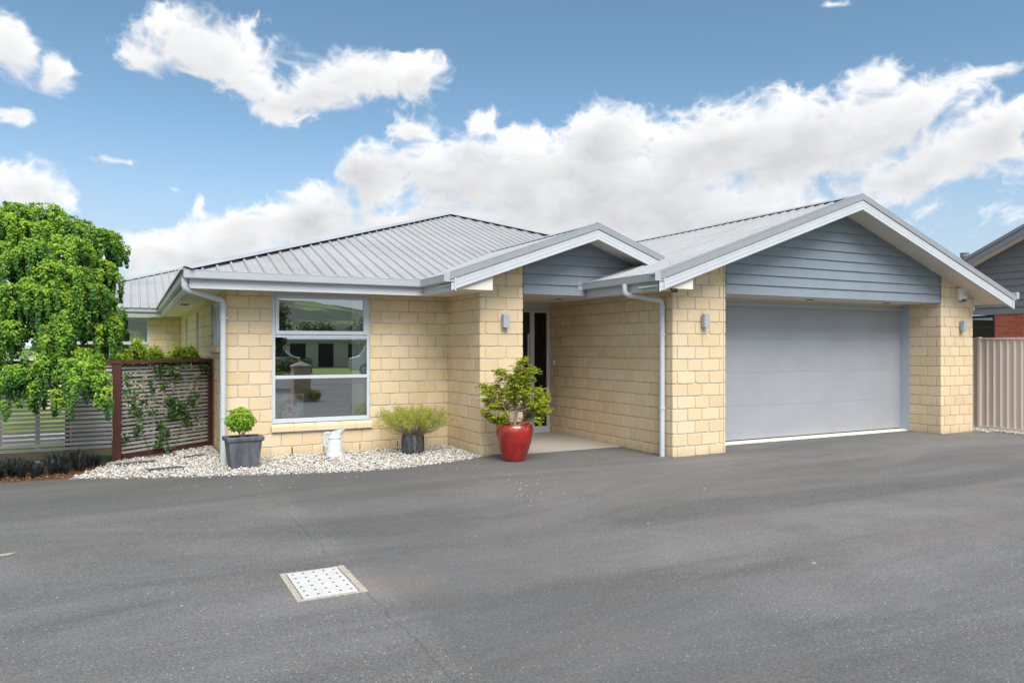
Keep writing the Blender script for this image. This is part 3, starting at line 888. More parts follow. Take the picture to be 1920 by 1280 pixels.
# access cover in the driveway
ac = thing('access_cover', (1.14, 5.04, 0), 'white square drain cover with rows of dots set in the asphalt', 'drain cover')
mb = MB(); x0, x1, y0, y1 = .915, 1.385, 4.735, 5.375
for (a, b_, c_, d) in ((x0 + .008, y0, x0 + .045, y1), (x1 - .055, y0, x1 - .008, y1), (x0 + .045, y1 - .035, x1 - .055, y1 - .008), (x0 + .045, y0, x1 - .055, y0 + .025)):
    mb.box(a, b_, -.03, c_, d, .004)
mb.build('surround', M['surround'], ac)
mb = MB(); mb.box(x0 + .052, y0 + .032, -.03, x1 - .066, y1 - .044, .008, .002); cv = mb.build('cover_plate', M['cover'], ac)
dot0 = None
for i in range(5):
    for j in range(6):
        xx = x0 + .085 + i * (x1 - .1 - x0 - .085) / 4; yy = y0 + .075 + j * (y1 - .085 - y0 - .075) / 5
        if dot0 is None:
            dx0, dy0 = xx, yy; mb = MB(); mb.lathe([(.0085, 0), (.0085, .0018), (.007, .0024)], (xx, yy, .0085), 10); dot0 = mb.build('dot', M['flag'], cv)
        else:
            q = dot0.copy(); COL.objects.link(q); q.parent = cv; q.location = (xx - dx0, yy - dy0, 0)

# fallen leaf strip on the far left of the driveway
mb = MB(); mb.prism([(-.98, 6.80), (-.87, 6.86), (-.80, 6.86), (-.84, 6.82)], 'z', .002, .007); o = mb.build('dry_leaf', M['mortar_white']); tag(o, 'pale dry strip of bark lying on the asphalt at the left', 'dry leaf')

# ------------------------------------------------------------------ the house
house = thing('brick_house', (6.0, 11.0, 0), 'single storey tan block house with grey ribbed roof, two gables and a double garage', 'house')
SO = 2.40                      # soffit height
GY, EY, MY = 8.45, 9.88, 11.13
XG, XE0, XE1, XL = 6.97, 4.56, 5.26, 1.19
MAIN = [(0, [.30]), (-.15, [.30])]
SIDE = [(0, [.25]), (-.125, [.25])]


def zt_clip(mb, side, apexx, apexz, tan, off, y=0):
    """cut a wall under a rake"""
    a = Vector((apexx, 0, apexz - off)); n = Vector((tan * side, 0, 1)).normalized()
    mb.clip([(a, n)])


# main front wall
mb = MB(); block_wall(mb, (XL, MY), (XE0, MY), (0, -1, 0), 0, SO, MAIN, holes=[(1.815 - XL, 3.265 - XL, .35, 2.6)], e1=-.004)
mc = MB()
mc.box(XL + .002, MY + .001, -.05, 1.815, MY + .1, SO); mc.box(3.265, MY + .001, -.05, XE0, MY + .1, SO); mc.box(1.815, MY + .001, -.05, 3.265, MY + .1, .42)
w = mb.build('wall', M['block'], house); mc.build('mortar', M['mortar'], w)
# left side wall with its windows
sideh = [(12.0 - MY, 13.35 - MY, 1.62, 2.30), (15.85 - MY, 16.5 - MY, .3, 2.30), (19.2 - MY, 19.85 - MY, .3, 2.30)]
mb = MB(); block_wall(mb, (XL, MY), (XL, 21.8), (-1, 0, 0), 0, SO, MAIN, holes=sideh, phase=1)
mc = MB(); ys = [MY + .002, 12.0, 13.35, 15.85, 16.5, 19.2, 19.85, 21.8]
for i in range(0, 8, 2): mc.box(XL + .001, ys[i], -.05, XL + .1, ys[i + 1], SO)
mc.box(XL + .001, 12.0, -.05, XL + .1, 13.35, 1.62); mc.box(XL + .001, 15.85, -.05, XL + .1, 16.5, .3); mc.box(XL + .001, 19.2, -.05, XL + .1, 19.85, .3)
for (a, b_) in ((12., 13.35), (15.85, 16.5), (19.2, 19.85)): mc.box(XL + .001, a, 2.30, XL + .1, b_, SO)
w = mb.build('wall', M['block'], house); mc.build('mortar', M['mortar'], w)
# wing wall
mb = MB(); block_wall(mb, (-2.0, 21.8), (XL, 21.8), (0, -1, 0), 0, SO, MAIN, holes=[(.6, 2.43, .9, 2.38)], e1=-.004)
mc = MB(); mc.box(-2, 21.801, -.05, -1.4, 21.9, SO); mc.box(.43, 21.801, -.05, XL, 21.9, SO); mc.box(-1.4, 21.801, -.05, .43, 21.9, .9)
w = mb.build('wall', M['block'], house); mc.build('mortar', M['mortar'], w)
mb = MB(); block_wall(mb, (-2.0, 28.0), (-2.0, 21.8), (-1, 0, 0), 0, SO, MAIN); mc = MB(); mc.box(-1.999, 21.802, -.05, -1.9, 28, SO)
w = mb.build('wall', M['block'], house); mc.build('mortar', M['mortar'], w)

# entry pier
EA = [(0, [.09, .32, .30]), (0, [.30, .32, .30])]
EAX, EAZ = 6.30, 3.465
mb = MB(); block_wall(mb, (XE0, EY), (XE1, EY), (0, -1, 0), 0, 3.1, [(0, [.085, .335, .285]), (0, [.285, .335, .085])])
n0 = len(mb.v)
mc = MB(); mc.box(XE0 + .001, EY + .001, -.05, XE1 - .001, EY + .3, 3.1)
zt_clip(mb, -1, EAX, EAZ, TAN, .15); zt_clip(mc, -1, EAX, EAZ, TAN, .152)
w = mb.build('pier', M['block'], house); mc.build('mortar', M['mortar'], w)
mb = MB(); block_wall(mb, (XE0, MY), (XE0, EY), (-1, 0, 0), 0, SO + .1, [(0, [.32, .26]), (-.13, [.32, .26])], e0=-.004)
mb.build('pier', M['block'], house); mb = MB(); block_wall(mb, (XE1, EY), (XE1, 12.0), (1, 0, 0), 0, SO, MAIN)
mc = MB(); mc.box(XE0 + .001, EY + .301, -.05, XE1 - .001, 12.0, SO + .09)
w = mb.build('pier', M['block'], house); mc.build('mortar', M['mortar'], w)

# garage
GAX, GAZ = 10.42, 4.035
GXR0, GXR1 = 13.20, 14.15
PA = [(0, [.08, .33, .27, .28]), (0, [.27, .27, .34, .08])]
mb = MB(); block_wall(mb, (XG, GY), (7.965, GY), (0, -1, 0), 0, 3.1, PA)
mc = MB(); mc.box(XG + .001, GY + .001, -.05, 7.964, GY + .6, 3.1)
zt_clip(mb, -1, GAX, GAZ, TAN, .15); zt_clip(mc, -1, GAX, GAZ, TAN, .152)
w = mb.build('pier', M['block'], house); mc.build('mortar', M['mortar'], w)
mb = MB(); block_wall(mb, (XG, 12.0), (XG, GY), (-1, 0, 0), 0, SO, SIDE, phase=1)
mc = MB(); mc.box(XG + .001, GY + .601, -.05, XG + .12, 12.0, SO)
w = mb.build('wall', M['block'], house); mc.build('mortar', M['mortar'], w)
mb = MB(); block_wall(mb, (GXR0, GY), (GXR1, GY), (0, -1, 0), 0, 3.1, [(0, [.27, .27, .31, .10]), (0, [.10, .31, .27, .27])])
mc = MB(); mc.box(GXR0 + .001, GY + .001, -.05, GXR1 - .001, GY + .6, 3.1)
zt_clip(mb, 1, GAX, GAZ, TAN, .15); zt_clip(mc, 1, GAX, GAZ, TAN, .152)
w = mb.build('pier', M['block'], house); mc.build('mortar', M['mortar'], w)
mb = MB(); block_wall(mb, (GXR0, 9.05), (GXR0, GY), (-1, 0, 0), 0, SO, [(0, [.34, .26]), (0, [.20, .32, .08])]); w = mb.build('pier', M['block'], house)
mb = MB(); block_wall(mb, (GXR1, GY), (GXR1, 20), (1, 0, 0), 0, SO, MAIN); mc = MB(); mc.box(GXR1 - .1, GY + .601, -.05, GXR1 - .001, 20, SO)
w = mb.build('wall', M['block'], house); mc.build('mortar', M['mortar'], w)
# back walls close the volume
mb = MB(); mb.box(1.4, 27.9, -.05, 14.0, 28, SO); mb.build('wall', M['mortar'], house)

# weatherboard gables
def gable(x0, x1, zb, ztop, y, ax, az, off=.15, mat='boards', extra=None):
    mb = MB(); boards(mb, (x0, y, 0), (1, 0, 0), (0, -1, 0), x1 - x0, zb, ztop)
    mb.box(x0, y + .002, zb, x1, y + .06, ztop)
    a = Vector((ax, 0, az - off))
    mb.clip([(a, Vector((-TAN, 0, 1)).normalized()), (a, Vector((TAN, 0, 1)).normalized())])
    return mb.build('gable_cladding', M[mat], house)


gable(7.975, GXR0 - .03, SO, 4.0, GY + .005, GAX, GAZ)
gable(XE1 + .012, 8.0, SO, 3.4, EY + .005, EAX, EAZ)
# box end of the boards beside the right pier
mb = MB(); mb.box(GXR0 - .045, GY - .026, SO - .006, GXR0 - .022, GY + .05, 2.95); mb.build('corner_trim', M['boards'], house)


# barges with cap flashing and raking soffit
def barge(ax, az, xl, xr, y, wall_y, left_cut=None, right_cut=None):
    capb = MB(); fb = MB(); sf = MB()
    for (xe, s) in ((xl, -1), (xr, 1)):
        ze = az - TAN * abs(xe - ax)
        def strip(mb, o0, o1, ya, yb, e=0.0):
            x_ = xe + s * e; z_ = az - TAN * abs(x_ - ax)
            mb.prism([(ax, az - o0), (x_, z_ - o0), (x_, z_ - o1), (ax, az - o1)] if s < 0 else [(x_, z_ - o0), (ax, az - o0), (ax, az - o1), (x_, z_ - o1)], 'y', ya, yb)
        strip(capb, -.012, .080, y - .012, y + .004, 0)
        strip(capb, -.016, -.010, y - .012, y + .20, 0)
        for k in range(3):
            strip(fb, .084 + k * .052, .084 + k * .052 + .047, y + .002, y + .03, -.03)
        strip(fb, .083, .240, y + .008, y + .028, -.03)
        strip(sf, .150, .166, y + .03, wall_y - .008, -.04)
    return capb, fb, sf


capb, fb, sf = barge(GAX, GAZ, 6.30, 14.66, 7.95, GY)
capb.build('barge_cap', M['trim_grey'], house); fb.build('barge_board', M['trim'], house); sf.build('raking_soffit', M['soffit'], house)
capb, fb, sf = barge(EAX, EAZ, 3.86, 7.56, 9.37, EY)
capb.build('barge_cap', M['trim_grey'], house); fb.build('barge_board', M['trim'], house); sf.build('raking_soffit', M['soffit'], house)

# flat soffits
def parts(name, mat, boxes):
    for b_ in boxes: q = MB(); q.box(*b_); q.build(name, mat, house)


parts('soffit', M['soffit'], [(.66, 10.58, SO, XE0, MY + .05, SO + .012), (.66, MY + .05, SO, XL + .05, 21.8, SO + .012), (-2.6, 21.26, SO, .66, 21.85, SO + .012), (3.97, 9.44, SO, XE0 - .014, 10.58, SO + .012), (XE1 + .012, EY + .03, SO + .002, XG, 12.05, SO + .014), (6.44, 8.02, SO, XG - .014, EY - .02, SO + .012), (7.97, GY + .06, SO + .001, GXR0 + .1, 9.3, SO + .013), (GXR1 + .014, 8.45, SO, 14.56, 20, SO + .012)])
mb = MB(); mb.prism([(3.99, SO), (XE0 - .014, SO), (XE0 - .014, SO + .20), (3.99, SO + .055)], 'y', 9.425, 9.44); mb.build('eave_end', M['soffit'], house)
mb = MB(); mb.prism([(6.46, SO), (XG - .014, SO), (XG - .014, SO + .20), (6.46, SO + .055)], 'y', 8.0, 8.018); mb.build('eave_end', M['soffit'], house)
mb = MB(); mb.prism([(GXR1 + .014, SO), (14.56, SO), (14.56, SO + .03), (GXR1 + .012, SO + .18)], 'y', 8.43, 8.448); mb.build('eave_end', M['soffit'], house)
parts('vent', M['flag'], [(.82, 15.0, SO - .006, .96, 15.5, SO - .001), (10.2, 8.8, SO - .008, 10.3, 8.9, SO - .001), (12.2, 8.8, SO - .008, 12.3, 8.9, SO - .001), (6.3, 10.6, SO - .008, 6.4, 10.7, SO - .001)])

# fascia and gutters (profiles: out, z)
FP = [(-.10, 2.372), (-.078, 2.372), (-.078, 2.41), (-.082, 2.414), (-.078, 2.418), (-.078, 2.57), (-.10, 2.57)]
GP = [(-.074, 2.492), (-.012, 2.492), (0, 2.506), (0, 2.596), (.004, 2.604), (-.004, 2.612), (-.012, 2.602), (-.008, 2.510), (-.066, 2.504), (-.066, 2.60), (-.074, 2.60)]
mainpath = [(-2.62, 30), (-2.62, 21.2), (.6, 21.2), (.6, 10.5), (3.86, 10.5), (3.86, 9.36)]
garpath = [(6.33, 9.86), (6.33, 7.94)]
rightpath = [(14.66, 7.94), (14.66, 20)]
for path in (mainpath, garpath, rightpath):      # out = right of travel
    fa = MB(); ga = MB(); fa.sweep(FP, path); ga.sweep(GP, path); fa.build('fascia', M['trim'], house); go = ga.build('gutter', M['gutter'], house)
    for (xx, yy) in {0: [(3.775, 9.352)], 1: [(6.245, 7.932), (6.245, 9.862)], 2: [(14.655, 7.932)]}[(mainpath, garpath, rightpath).index(path)]:
        q = MB(); q.box(xx, yy, 2.49, xx + .09, yy + .006, 2.618); q.build('end_cap', M['gutter'], go)

# roof sheets
ZE = 2.612
mb = MB(); ribbed(mb, (.6, 10.525, ZE - .022), (1, 0, 0), (0, 1, TAN), 13, 7.2, start=.06, screws=True)
mb.clip([vplane((.6, 10.5), (6.9, 16.8), (8, 11)), vplane((6.9, 16.8), (13.2, 10.5), (6, 11)), vplane((10.3, 0), (10.3, 20), (5, 11))]); mb.build('roof', M['roof'], house)
mb = MB(); ribbed(mb, (.56, 10.4, ZE - .014), (0, 1, 0), (1, 0, TAN), 19, 7.2)
mb.clip([vplane((.6, 10.5), (6.9, 16.8), (1, 16)), vplane((6.9, 16.8), (.6, 23.1), (1, 16))]); mb.build('roof', M['roof'], house)
mb = MB(); ribbed(mb, (13.24, 10.4, ZE - .014), (0, 1, 0), (-1, 0, TAN), 13, 7.2)
mb.clip([vplane((6.9, 16.8), (13.2, 10.5), (13, 16)), vplane((6.9, 16.8), (13.2, 23.1), (13, 16))]); mb.build('roof', M['roof'], house)
mb = MB(); ribbed(mb, (.6, 23.14, ZE - .014), (1, 0, 0), (0, -1, TAN), 13, 7.2)
mb.clip([vplane((6.9, 16.8), (13.2, 23.1), (7, 22)), vplane((6.9, 16.8), (.6, 23.1), (7, 22))]); mb.build('roof', M['roof'], house)
cs_ = math.sqrt(1 + TAN * TAN)
mb = MB(); ribbed(mb, (6.355, 7.95, GAZ - TAN * (GAX - 6.355) - .03), (0, 1, 0), (1, 0, TAN), 8.4, (GAX - 6.355) * cs_, start=.1, screws=True); mb.clip([vplane((0, 16.2), (10, 16.2), (10, 10))]); mb.build('roof', M['roof'], house)
mb = MB(); ribbed(mb, (14.70, 7.95, GAZ - TAN * (14.70 - GAX) - .03), (0, 1, 0), (-1, 0, TAN), 12, (14.70 - GAX) * cs_, start=.1); mb.build('roof', M['roof'], house)
mb = MB(); ribbed(mb, (3.885, 9.37, EAZ - TAN * (EAX - 3.885) - .03), (0, 1, 0), (1, 0, TAN), 3.4, (EAX - 3.885) * cs_, start=.1); mb.build('roof', M['roof'], house)
mb = MB(); ribbed(mb, (7.75, 9.37, EAZ - TAN * (7.75 - EAX) - .03), (0, 1, 0), (-1, 0, TAN), 3.4, (7.75 - EAX) * cs_, start=.1); mb.build('roof', M['roof'], house)
mb = MB(); ribbed(mb, (-2.62, 21.16, ZE - .014), (1, 0, 0), (0, 1, TAN), 12, 4.6, start=.03); mb.clip([vplane((-2.62, 21.2), (2, 25.82), (3, 22))]); mb.build('roof', M['roof'], house)
mb = MB(); ribbed(mb, (-2.66, 21.2, ZE - .014), (0, 1, 0), (1, 0, TAN), 9, 4.6); mb.clip([vplane((-2.62, 21.2), (2, 25.82), (-2, 25))]); mb.build('roof', M['roof'], house)
mb = MB()
pk = (6.9, 16.8, ZE + TAN * 6.3 - .014)
cap_strip(mb, (.62, 10.52, ZE - .01), pk, .11); cap_strip(mb, pk, (10.3, 13.4, pk[2] - TAN * 3.4), .11); cap_strip(mb, pk, (.6, 23.1, ZE), .11)
cap_strip(mb, (-2.6, 21.22, ZE - .01), (1.7, 25.5, ZE + TAN * 4.3), .11)
cap_strip(mb, (GAX, 7.955, GAZ - .03), (GAX, 16.2, GAZ - .03), .12, TAN); cap_strip(mb, (EAX, 9.375, EAZ - .03), (EAX, 12.95, EAZ - .03), .12, TAN)
mb.build('ridge_cap', M['gutter'], house)
mb = MB(); mb.tube([(4.4, 18.5, 3.6), (4.4, 18.5, 4.15)], .05, 10); mb.build('vent_pipe', M['trim_grey'], house) if False else None

# rainwater pipes
def pipe(pts, clips):
    # round the elbows
    P_ = [Vector(p) for p in pts]; q = [P_[0]]
    for i in range(1, len(P_) - 1):
        a = (P_[i - 1] - P_[i]).normalized(); c_ = (P_[i + 1] - P_[i]).normalized()
        for t_ in (0, .5, 1):
            q.append(P_[i] + a * .05 * (1 - t_) ** 2 + c_ * .05 * t_ ** 2)
    q.append(P_[-1])
    mb = MB(); mb.tube(q, .040, 16)
    for i in (1, 2):
        d = (P_[i + 1] - P_[i]).normalized(); mb.tube([P_[i] + d * .075, P_[i] + d * .10], .0445, 16)
    o = mb.build('downpipe', M['pipe'], house, smooth=True, angle=40)
    for z in clips:
        mb = MB(); x, y = P_[-1].x, P_[-1].y
        mb.lathe([(.046, -.012), (.047, 0), (.046, .012)], (x, y, z), 16); mb.box(x + .04, y - .008, z - .01, x + .062, y + .03, z + .01); mb.build('clip', M['pipe'], o)


pipe([(.615, 10.60, 2.50), (.615, 10.60, 2.36), (1.135, 11.02, 2.245), (1.135, 11.02, 0.0)], (2.0, .62, ))
pipe([(6.33, 8.74, 2.50), (6.33, 8.74, 2.36), (6.895, 8.60, 2.27), (6.895, 8.60, 0.0)], (1.78, .70))

# big front window
wx0, wx1, wz0, wz1 = 1.815, 3.262, .485, 2.40
wy = MY + .015
fr = MB(); fw = .055
for (a, b_, c_, d) in ((wx0, wz0, wx0 + .042, wz1), (wx1 - .042, wz0, wx1, wz1), (wx0 + .042, wz0, wx1 - .042, wz0 + .062), (wx0 + .042, wz1 - .035, wx1 - .042, wz1), (wx0 + .042, 1.738, wx1 - .042, 1.776), (wx0 + .042, 1.130, wx1 - .042, 1.178)):
    fr.box(a, wy - .012, b_, c_, wy + .07, d, .003)
win = fr.build('window', M['alu'], house)
mb = MB(); sx0, sx1, sz0, sz1 = wx0 + .044, wx1 - .044, 1.780, wz1 - .037
for (a, b_, c_, d) in ((sx0, sz0, sx0 + .05, sz1), (sx1 - .05, sz0, sx1, sz1), (sx0 + .05, sz0, sx1 - .05, sz0 + .055), (sx0 + .05, sz1 - .05, sx1 - .05, sz1)):
    mb.box(a, wy - .028, b_, c_, wy + .03, d, .004)
mb.build('sash', M['alu'], win)
mb = MB()
for (a, b_, c_, d) in ((sx0 + .05, sz0 + .055, sx1 - .05, sz1 - .05), (wx0 + .042, 1.178, wx1 - .042, 1.738), (wx0 + .042, wz0 + .062, wx1 - .042, 1.130)):
    mb.add([(a, wy + .006, b_), (c_, wy + .006, b_), (c_, wy + .006, d), (a, wy + .006, d)], [(0, 1, 2, 3)])
mb.build('pane', M['glass'], win)
mb = MB(); xs = [1.795, 2.115, 2.435, 2.795, 3.04, 3.295]
for i in range(5):
    mb.prism([(MY - .055, .365), (MY - .055, .435), (MY - .045, .448), (MY + .02, .478), (MY + .02, .365)], 'x', xs[i] + .004, xs[i + 1] - .004)
mb.box(1.80, MY - .048, .37, 3.29, MY + .015, .44)
o = mb.build('window_sill', M['block'], house)
# room seen through it
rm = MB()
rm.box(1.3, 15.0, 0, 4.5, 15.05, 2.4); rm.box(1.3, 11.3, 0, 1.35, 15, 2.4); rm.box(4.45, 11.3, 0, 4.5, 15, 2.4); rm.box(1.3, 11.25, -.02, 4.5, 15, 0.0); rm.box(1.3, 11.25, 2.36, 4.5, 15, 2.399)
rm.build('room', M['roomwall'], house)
cu = MB(); n_ = 26
for (xa, xb, yy) in ((3.02, 3.32, 11.26),):
    pts_ = [(xa + (xb - xa) * i / n_, yy + .028 * sin(i * 1.5) + .01 * sin(i * .6)) for i in range(n_ + 1)]
    cu.add([(x, y, .05) for x, y in pts_] + [(x, y, 2.38) for x, y in pts_], [(i, i + 1, n_ + 2 + i, n_ + 1 + i) for i in range(n_)])
ct = cu.build('curtain', M['curtain'], None, (3.17, 11.26, .05), smooth=True); tag(ct, 'pale cream curtain hanging inside the right end of the front window', 'curtain')
sf_ = thing('sofa', (2.5, 11.75, 0), 'dark mauve sofa back along the inside of the front window', 'sofa')
mb = MB(); mb.box(1.5, 11.40, .1, 3.3, 11.62, .80, .04); mb.build('backrest', M['seat_cloth'], sf_); mb = MB(); mb.box(1.5, 11.625, .1, 3.3, 12.4, .46, .05); mb.build('seat', M['seat_cloth'], sf_)
def pillow(cx, cy, cz, w_, h_, mat, name, label, rot=0):
    mb = MB(); n_ = 12; vs = []; fs = []
    for s_ in (1, -1):
        for j in range(n_ + 1):
            for i in range(n_ + 1):
                u = i / n_ * 2 - 1; v_ = j / n_ * 2 - 1; t_ = .06 * max(0, (1 - u ** 4)) ** .6 * max(0, (1 - v_ ** 4)) ** .6
                vs.append((cx + u * w_ / 2, cy - s_ * t_, cz + v_ * h_ / 2))
    k = (n_ + 1) ** 2
    for j in range(n_):
        for i in range(n_):
            a = j * (n_ + 1) + i; fs.append((a, a + 1, a + n_ + 2, a + n_ + 1)); fs.append((k + a, k + a + n_ + 1, k + a + n_ + 2, k + a + 1))
    mb.add(vs, fs); o = mb.build(name, mat, None, (cx, cy, cz - h_ / 2), smooth=True); tag(o, label, 'cushion'); return o
pillow(2.12, 11.29, .70, .36, .40, M['floral'], 'cushion', 'white cushion with red flowers behind the front window glass')
pillow(1.82, 11.335, .70, .34, .40, M['green_cloth'], 'cushion', 'pale green cushion beside the flowered cushion in the window')

# side and wing windows
def side_window(y0, y1, z0, z1, nmul=1):
    f = MB(); x = XL + .03
    f.box(x, y0, z0, x + .05, y0 + .05, z1); f.box(x, y1 - .05, z0, x + .05, y1, z1); f.box(x, y0 + .05, z0, x + .05, y1 - .05, z0 + .05); f.box(x, y0 + .05, z1 - .05, x + .05, y1 - .05, z1)
    if nmul: f.box(x - .01, (y0 + y1) / 2 - .025, z0 + .05, x + .05, (y0 + y1) / 2 + .025, z1 - .05)
    o = f.build('window', M['alu'], house)
    p = MB(); p.add([(x + .02, y0 + .05, z0 + .05), (x + .02, y1 - .05, z0 + .05), (x + .02, y1 - .05, z1 - .05), (x + .02, y0 + .05, z1 - .05)], [(0, 1, 2, 3)]); p.build('pane', M['glass'], o)
    b_ = MB(); b_.box(XL + .15, y0, z0, XL + .16, y1, z1); b_.build('blind', M['roomwall'], o)
side_window(12.0, 13.35, 1.62, 2.30); side_window(15.85, 16.5, .3, 2.3, 0); side_window(19.2, 19.85, .3, 2.3, 0)
mb = MB(); mb.prism([(XL - .05, 1.52), (XL - .05, 1.59), (XL + .03, 1.625), (XL + .03, 1.52)], 'y', 11.95, 13.4); mb.build('window_sill', M['block'], house)
f = MB(); y = 21.82
for (a, b_, c_, d) in ((-1.4, .9, -1.34, 2.38), (.36, .9, .43, 2.38), (-1.34, .9, .36, .96), (-1.34, 2.32, .36, 2.38), (-1.34, 1.66, .36, 1.74), (-.52, .96, -.46, 1.66)): f.box(a, y, b_, c_, y + .06, d)
o = f.build('window', M['alu'], house); p = MB(); p.add([(-1.34, y + .02, .96), (.36, y + .02, .96), (.36, y + .02, 2.32), (-1.34, y + .02, 2.32)], [(0, 1, 2, 3)]); p.build('pane', M['glass'], o)
p = MB(); p.box(-1.4, 22.1, .9, .43, 22.12, 2.38); p.build('blind', M['roomwall'], o)

# front door set
dy = 12.0
f = MB()
for (a, b_, c_, d) in ((5.50, .045, 5.56, 2.29), (6.905, .045, 6.962, 2.29), (5.56, 2.235, 6.905, 2.29), (6.545, .045, 6.635, 2.235), (6.635, .045, 6.905, .125)): f.box(a, dy - .02, b_, c_, dy + .06, d, .003)
f.box(XE1 + .01, dy - .004, .0, 5.50, dy + .06, SO); f.box(5.50, dy - .004, 2.29, XG - .01, dy + .06, SO)
f.box(5.5, dy - .03, 0.0, 6.962, dy + .06, .045)
dset = f.build('door_frame', M['trim'], house)
mb = MB(); mb.box(5.56, dy + .0, .05, 6.545, dy + .04, 2.235, .003); d_ = mb.build('front_door', M['doorpaint'], house)
mb = MB(); mb.box(6.462, dy - .085, 1.28, 6.502, dy - .06, 1.84, .004); mb.box(6.472, dy - .06, 1.34, 6.492, dy, 1.36); mb.box(6.472, dy - .06, 1.76, 6.492, dy, 1.78); mb.build('handle', M['steel'], d_)
mb = MB(); mb.add([(6.635, dy + .01, .125), (6.905, dy + .01, .125), (6.905, dy + .01, 2.235), (6.635, dy + .01, 2.235)], [(0, 1, 2, 3)]); mb.build('sidelight', M['glass_dark'], house)
mb = MB(); mb.box(5.3, dy + .5, .0, 7.6, dy + .52, 2.39); mb.box(6.82, dy + .06, .1, 6.84, dy + .08, 2.2); mb.build('hall', M['black'], house)

# garage door
gdy = 9.25
gd = MB(); z = .045
for i in range(4):
    zt_ = min(2.30, z + .5625); gd.box(8.0 - .05, gdy, z + .001, GXR0 - .012, gdy + .04, zt_ - .0005, .0015); z += .5625
gdo = gd.build('garage_door', M['gdoor'], house)
mb = MB(); mb.box(7.9, gdy + .012, .012, GXR0 - .01, gdy + .03, .06); mb.box(7.95, gdy + .02, .05, GXR0 - .02, gdy + .035, 2.28); mb.build('seal', M['rubber'], gdo)
mb = MB(); mb.box(GXR0 - .012, 9.052, 0.0, GXR0 + .04, gdy + .06, 2.398); mb.box(7.96, gdy - .045, 2.285, GXR0 - .014, gdy + .06, 2.345); mb.box(7.90, 9.06, 0, 7.955, gdy + .06, 2.33); mb.build('door_jamb', M['alu_blue'], house)
mb = MB(); mb.box(7.96, gdy - .02, 2.347, GXR0 - .014, gdy + .06, SO + .05); mb.build('header', M['cream'], house)
mb = MB(); mb.prism([(9.10, .0), (9.12, .022), (9.30, .030), (9.30, -.03), (9.10, -.03)], 'x', 7.97, GXR0 - .014); mb.build('threshold', M['sill_white'], house)
mb = MB(); mb.box(7.95, GY + .05, .0, 7.966, 9.3, SO); mb.build('pier', M['block'], house) if False else None

# wall lights
def wall_light(x, y, label):
    t_ = thing('wall_light', (x, y, 1.985), label, 'wall light', 'grey box wall lights')
    mb = MB(); mb.box(x - .05, y - .105, 1.885, x + .05, y - .035, 2.085, .006); mb.build('lamp_body', M['lampgrey'], t_)
    mb = MB(); mb.box(x - .042, y - .036, 1.915, x + .042, y - .008, 2.055, .004); mb.build('back_plate', M['trim_grey'], t_)
    return t_
l0 = wall_light(4.945, EY, 'grey box light on the narrow block pier beside the front door')
dup(l0, loc=(7.53, GY, 1.985), label='grey box light on the garage pier left of the garage door')
dup(l0, loc=(13.78, GY, 1.985), label='grey box light on the right garage pier below the alarm box')
al = thing('alarm_box', (13.76, GY, 2.57), 'white alarm box with blue strobe on the right garage pier', 'alarm box')
mb = MB(); mb.box(13.655, GY - .085, 2.455, 13.865, GY - .008, 2.70, .02); mb.build('casing', M['white_plastic'], al, smooth=False)
mb = MB(); mb.box(13.70, GY - .089, 2.445, 13.845, GY - .02, 2.488, .01); mb.build('strobe', M['blue_plastic'], al)
mb = MB(); mb.v = []; 
ring = [(13.80 + r_ * cos(a), GY - .0868, 2.585 + r_ * 1.15 * sin(a)) for r_ in (.040, .030) for a in [2 * pi * k / 24 for k in range(24)]]
mb.add(ring, [(k, (k + 1) % 24, 24 + (k + 1) % 24, 24 + k) for k in range(24)]); mb.box(13.79, GY - .0872, 2.565, 13.81, GY - .0862, 2.605); mb.build('emblem', M['emblem_blue'], al)
sn = thing('floodlight', (14.30, GY + .1, 2.34), 'small white globe light under the eave at the far right of the garage', 'floodlight')
mb = MB(); mb.lathe([(.03, .04), (.05, .02), (.058, -.02), (.05, -.055), (.02, -.075)], (14.30, GY + .1, 2.35), 16); mb.build('globe', M['white_plastic'], sn, smooth=True)
mb = MB(); mb.tube([(14.14, GY + .1, 2.35), (14.30, GY + .1, 2.36)], .018, 8); mb.build('arm', M['white_plastic'], sn)
bl = thing('doorbell', (XG, 11.83, 1.31), 'small white doorbell on the shaded block wall beside the front door', 'doorbell')
mb = MB(); mb.box(XG - .03, 11.795, 1.27, XG - .008, 11.865, 1.35, .004); mb.build('plate', M['white_plastic'], bl); mb = MB(); mb.box(XG - .034, 11.82, 1.295, XG - .029, 11.84, 1.315); mb.build('button', M['black'], bl)
ec = thing('security_light', (6.60, 7.96, 2.37), 'tiny black twin spotlight under the left end of the garage eave', 'spotlight')
mb = MB(); mb.box(6.55, 7.975, 2.375, 6.66, 7.999, 2.40); mb.build('bracket', M['black'], ec)
mb = MB(); mb.lathe([(.012, -.03), (.024, -.022), (.026, .012), (.012, .02)], (6.575, 7.97, 2.37), 12); mb.build('spot', M['black'], ec); mb = MB(); mb.lathe([(.012, -.03), (.022, -.022), (.024, .012), (.012, .02)], (6.635, 7.97, 2.372), 12); mb.build('spot', M['black'], ec)


CAM_F, CAM_H = 1385, 1.6
def at(px, py, d):
    """world point seen at picture position px, py and depth d along the view axis"""
    t_ = (px - 960) / CAM_F
    return Vector(((sin(YAW) + t_ * cos(YAW)) * d, (cos(YAW) - t_ * sin(YAW)) * d, CAM_H + (650 - py) * d / CAM_F))


# ------------------------------------------------------------------ slatted fence on the left
FZ = 1.415
fence = thing('slatted_fence', (-.18, 11.7, 0), 'weathered grey slat fence with dark red brown posts and top rail', 'fence')


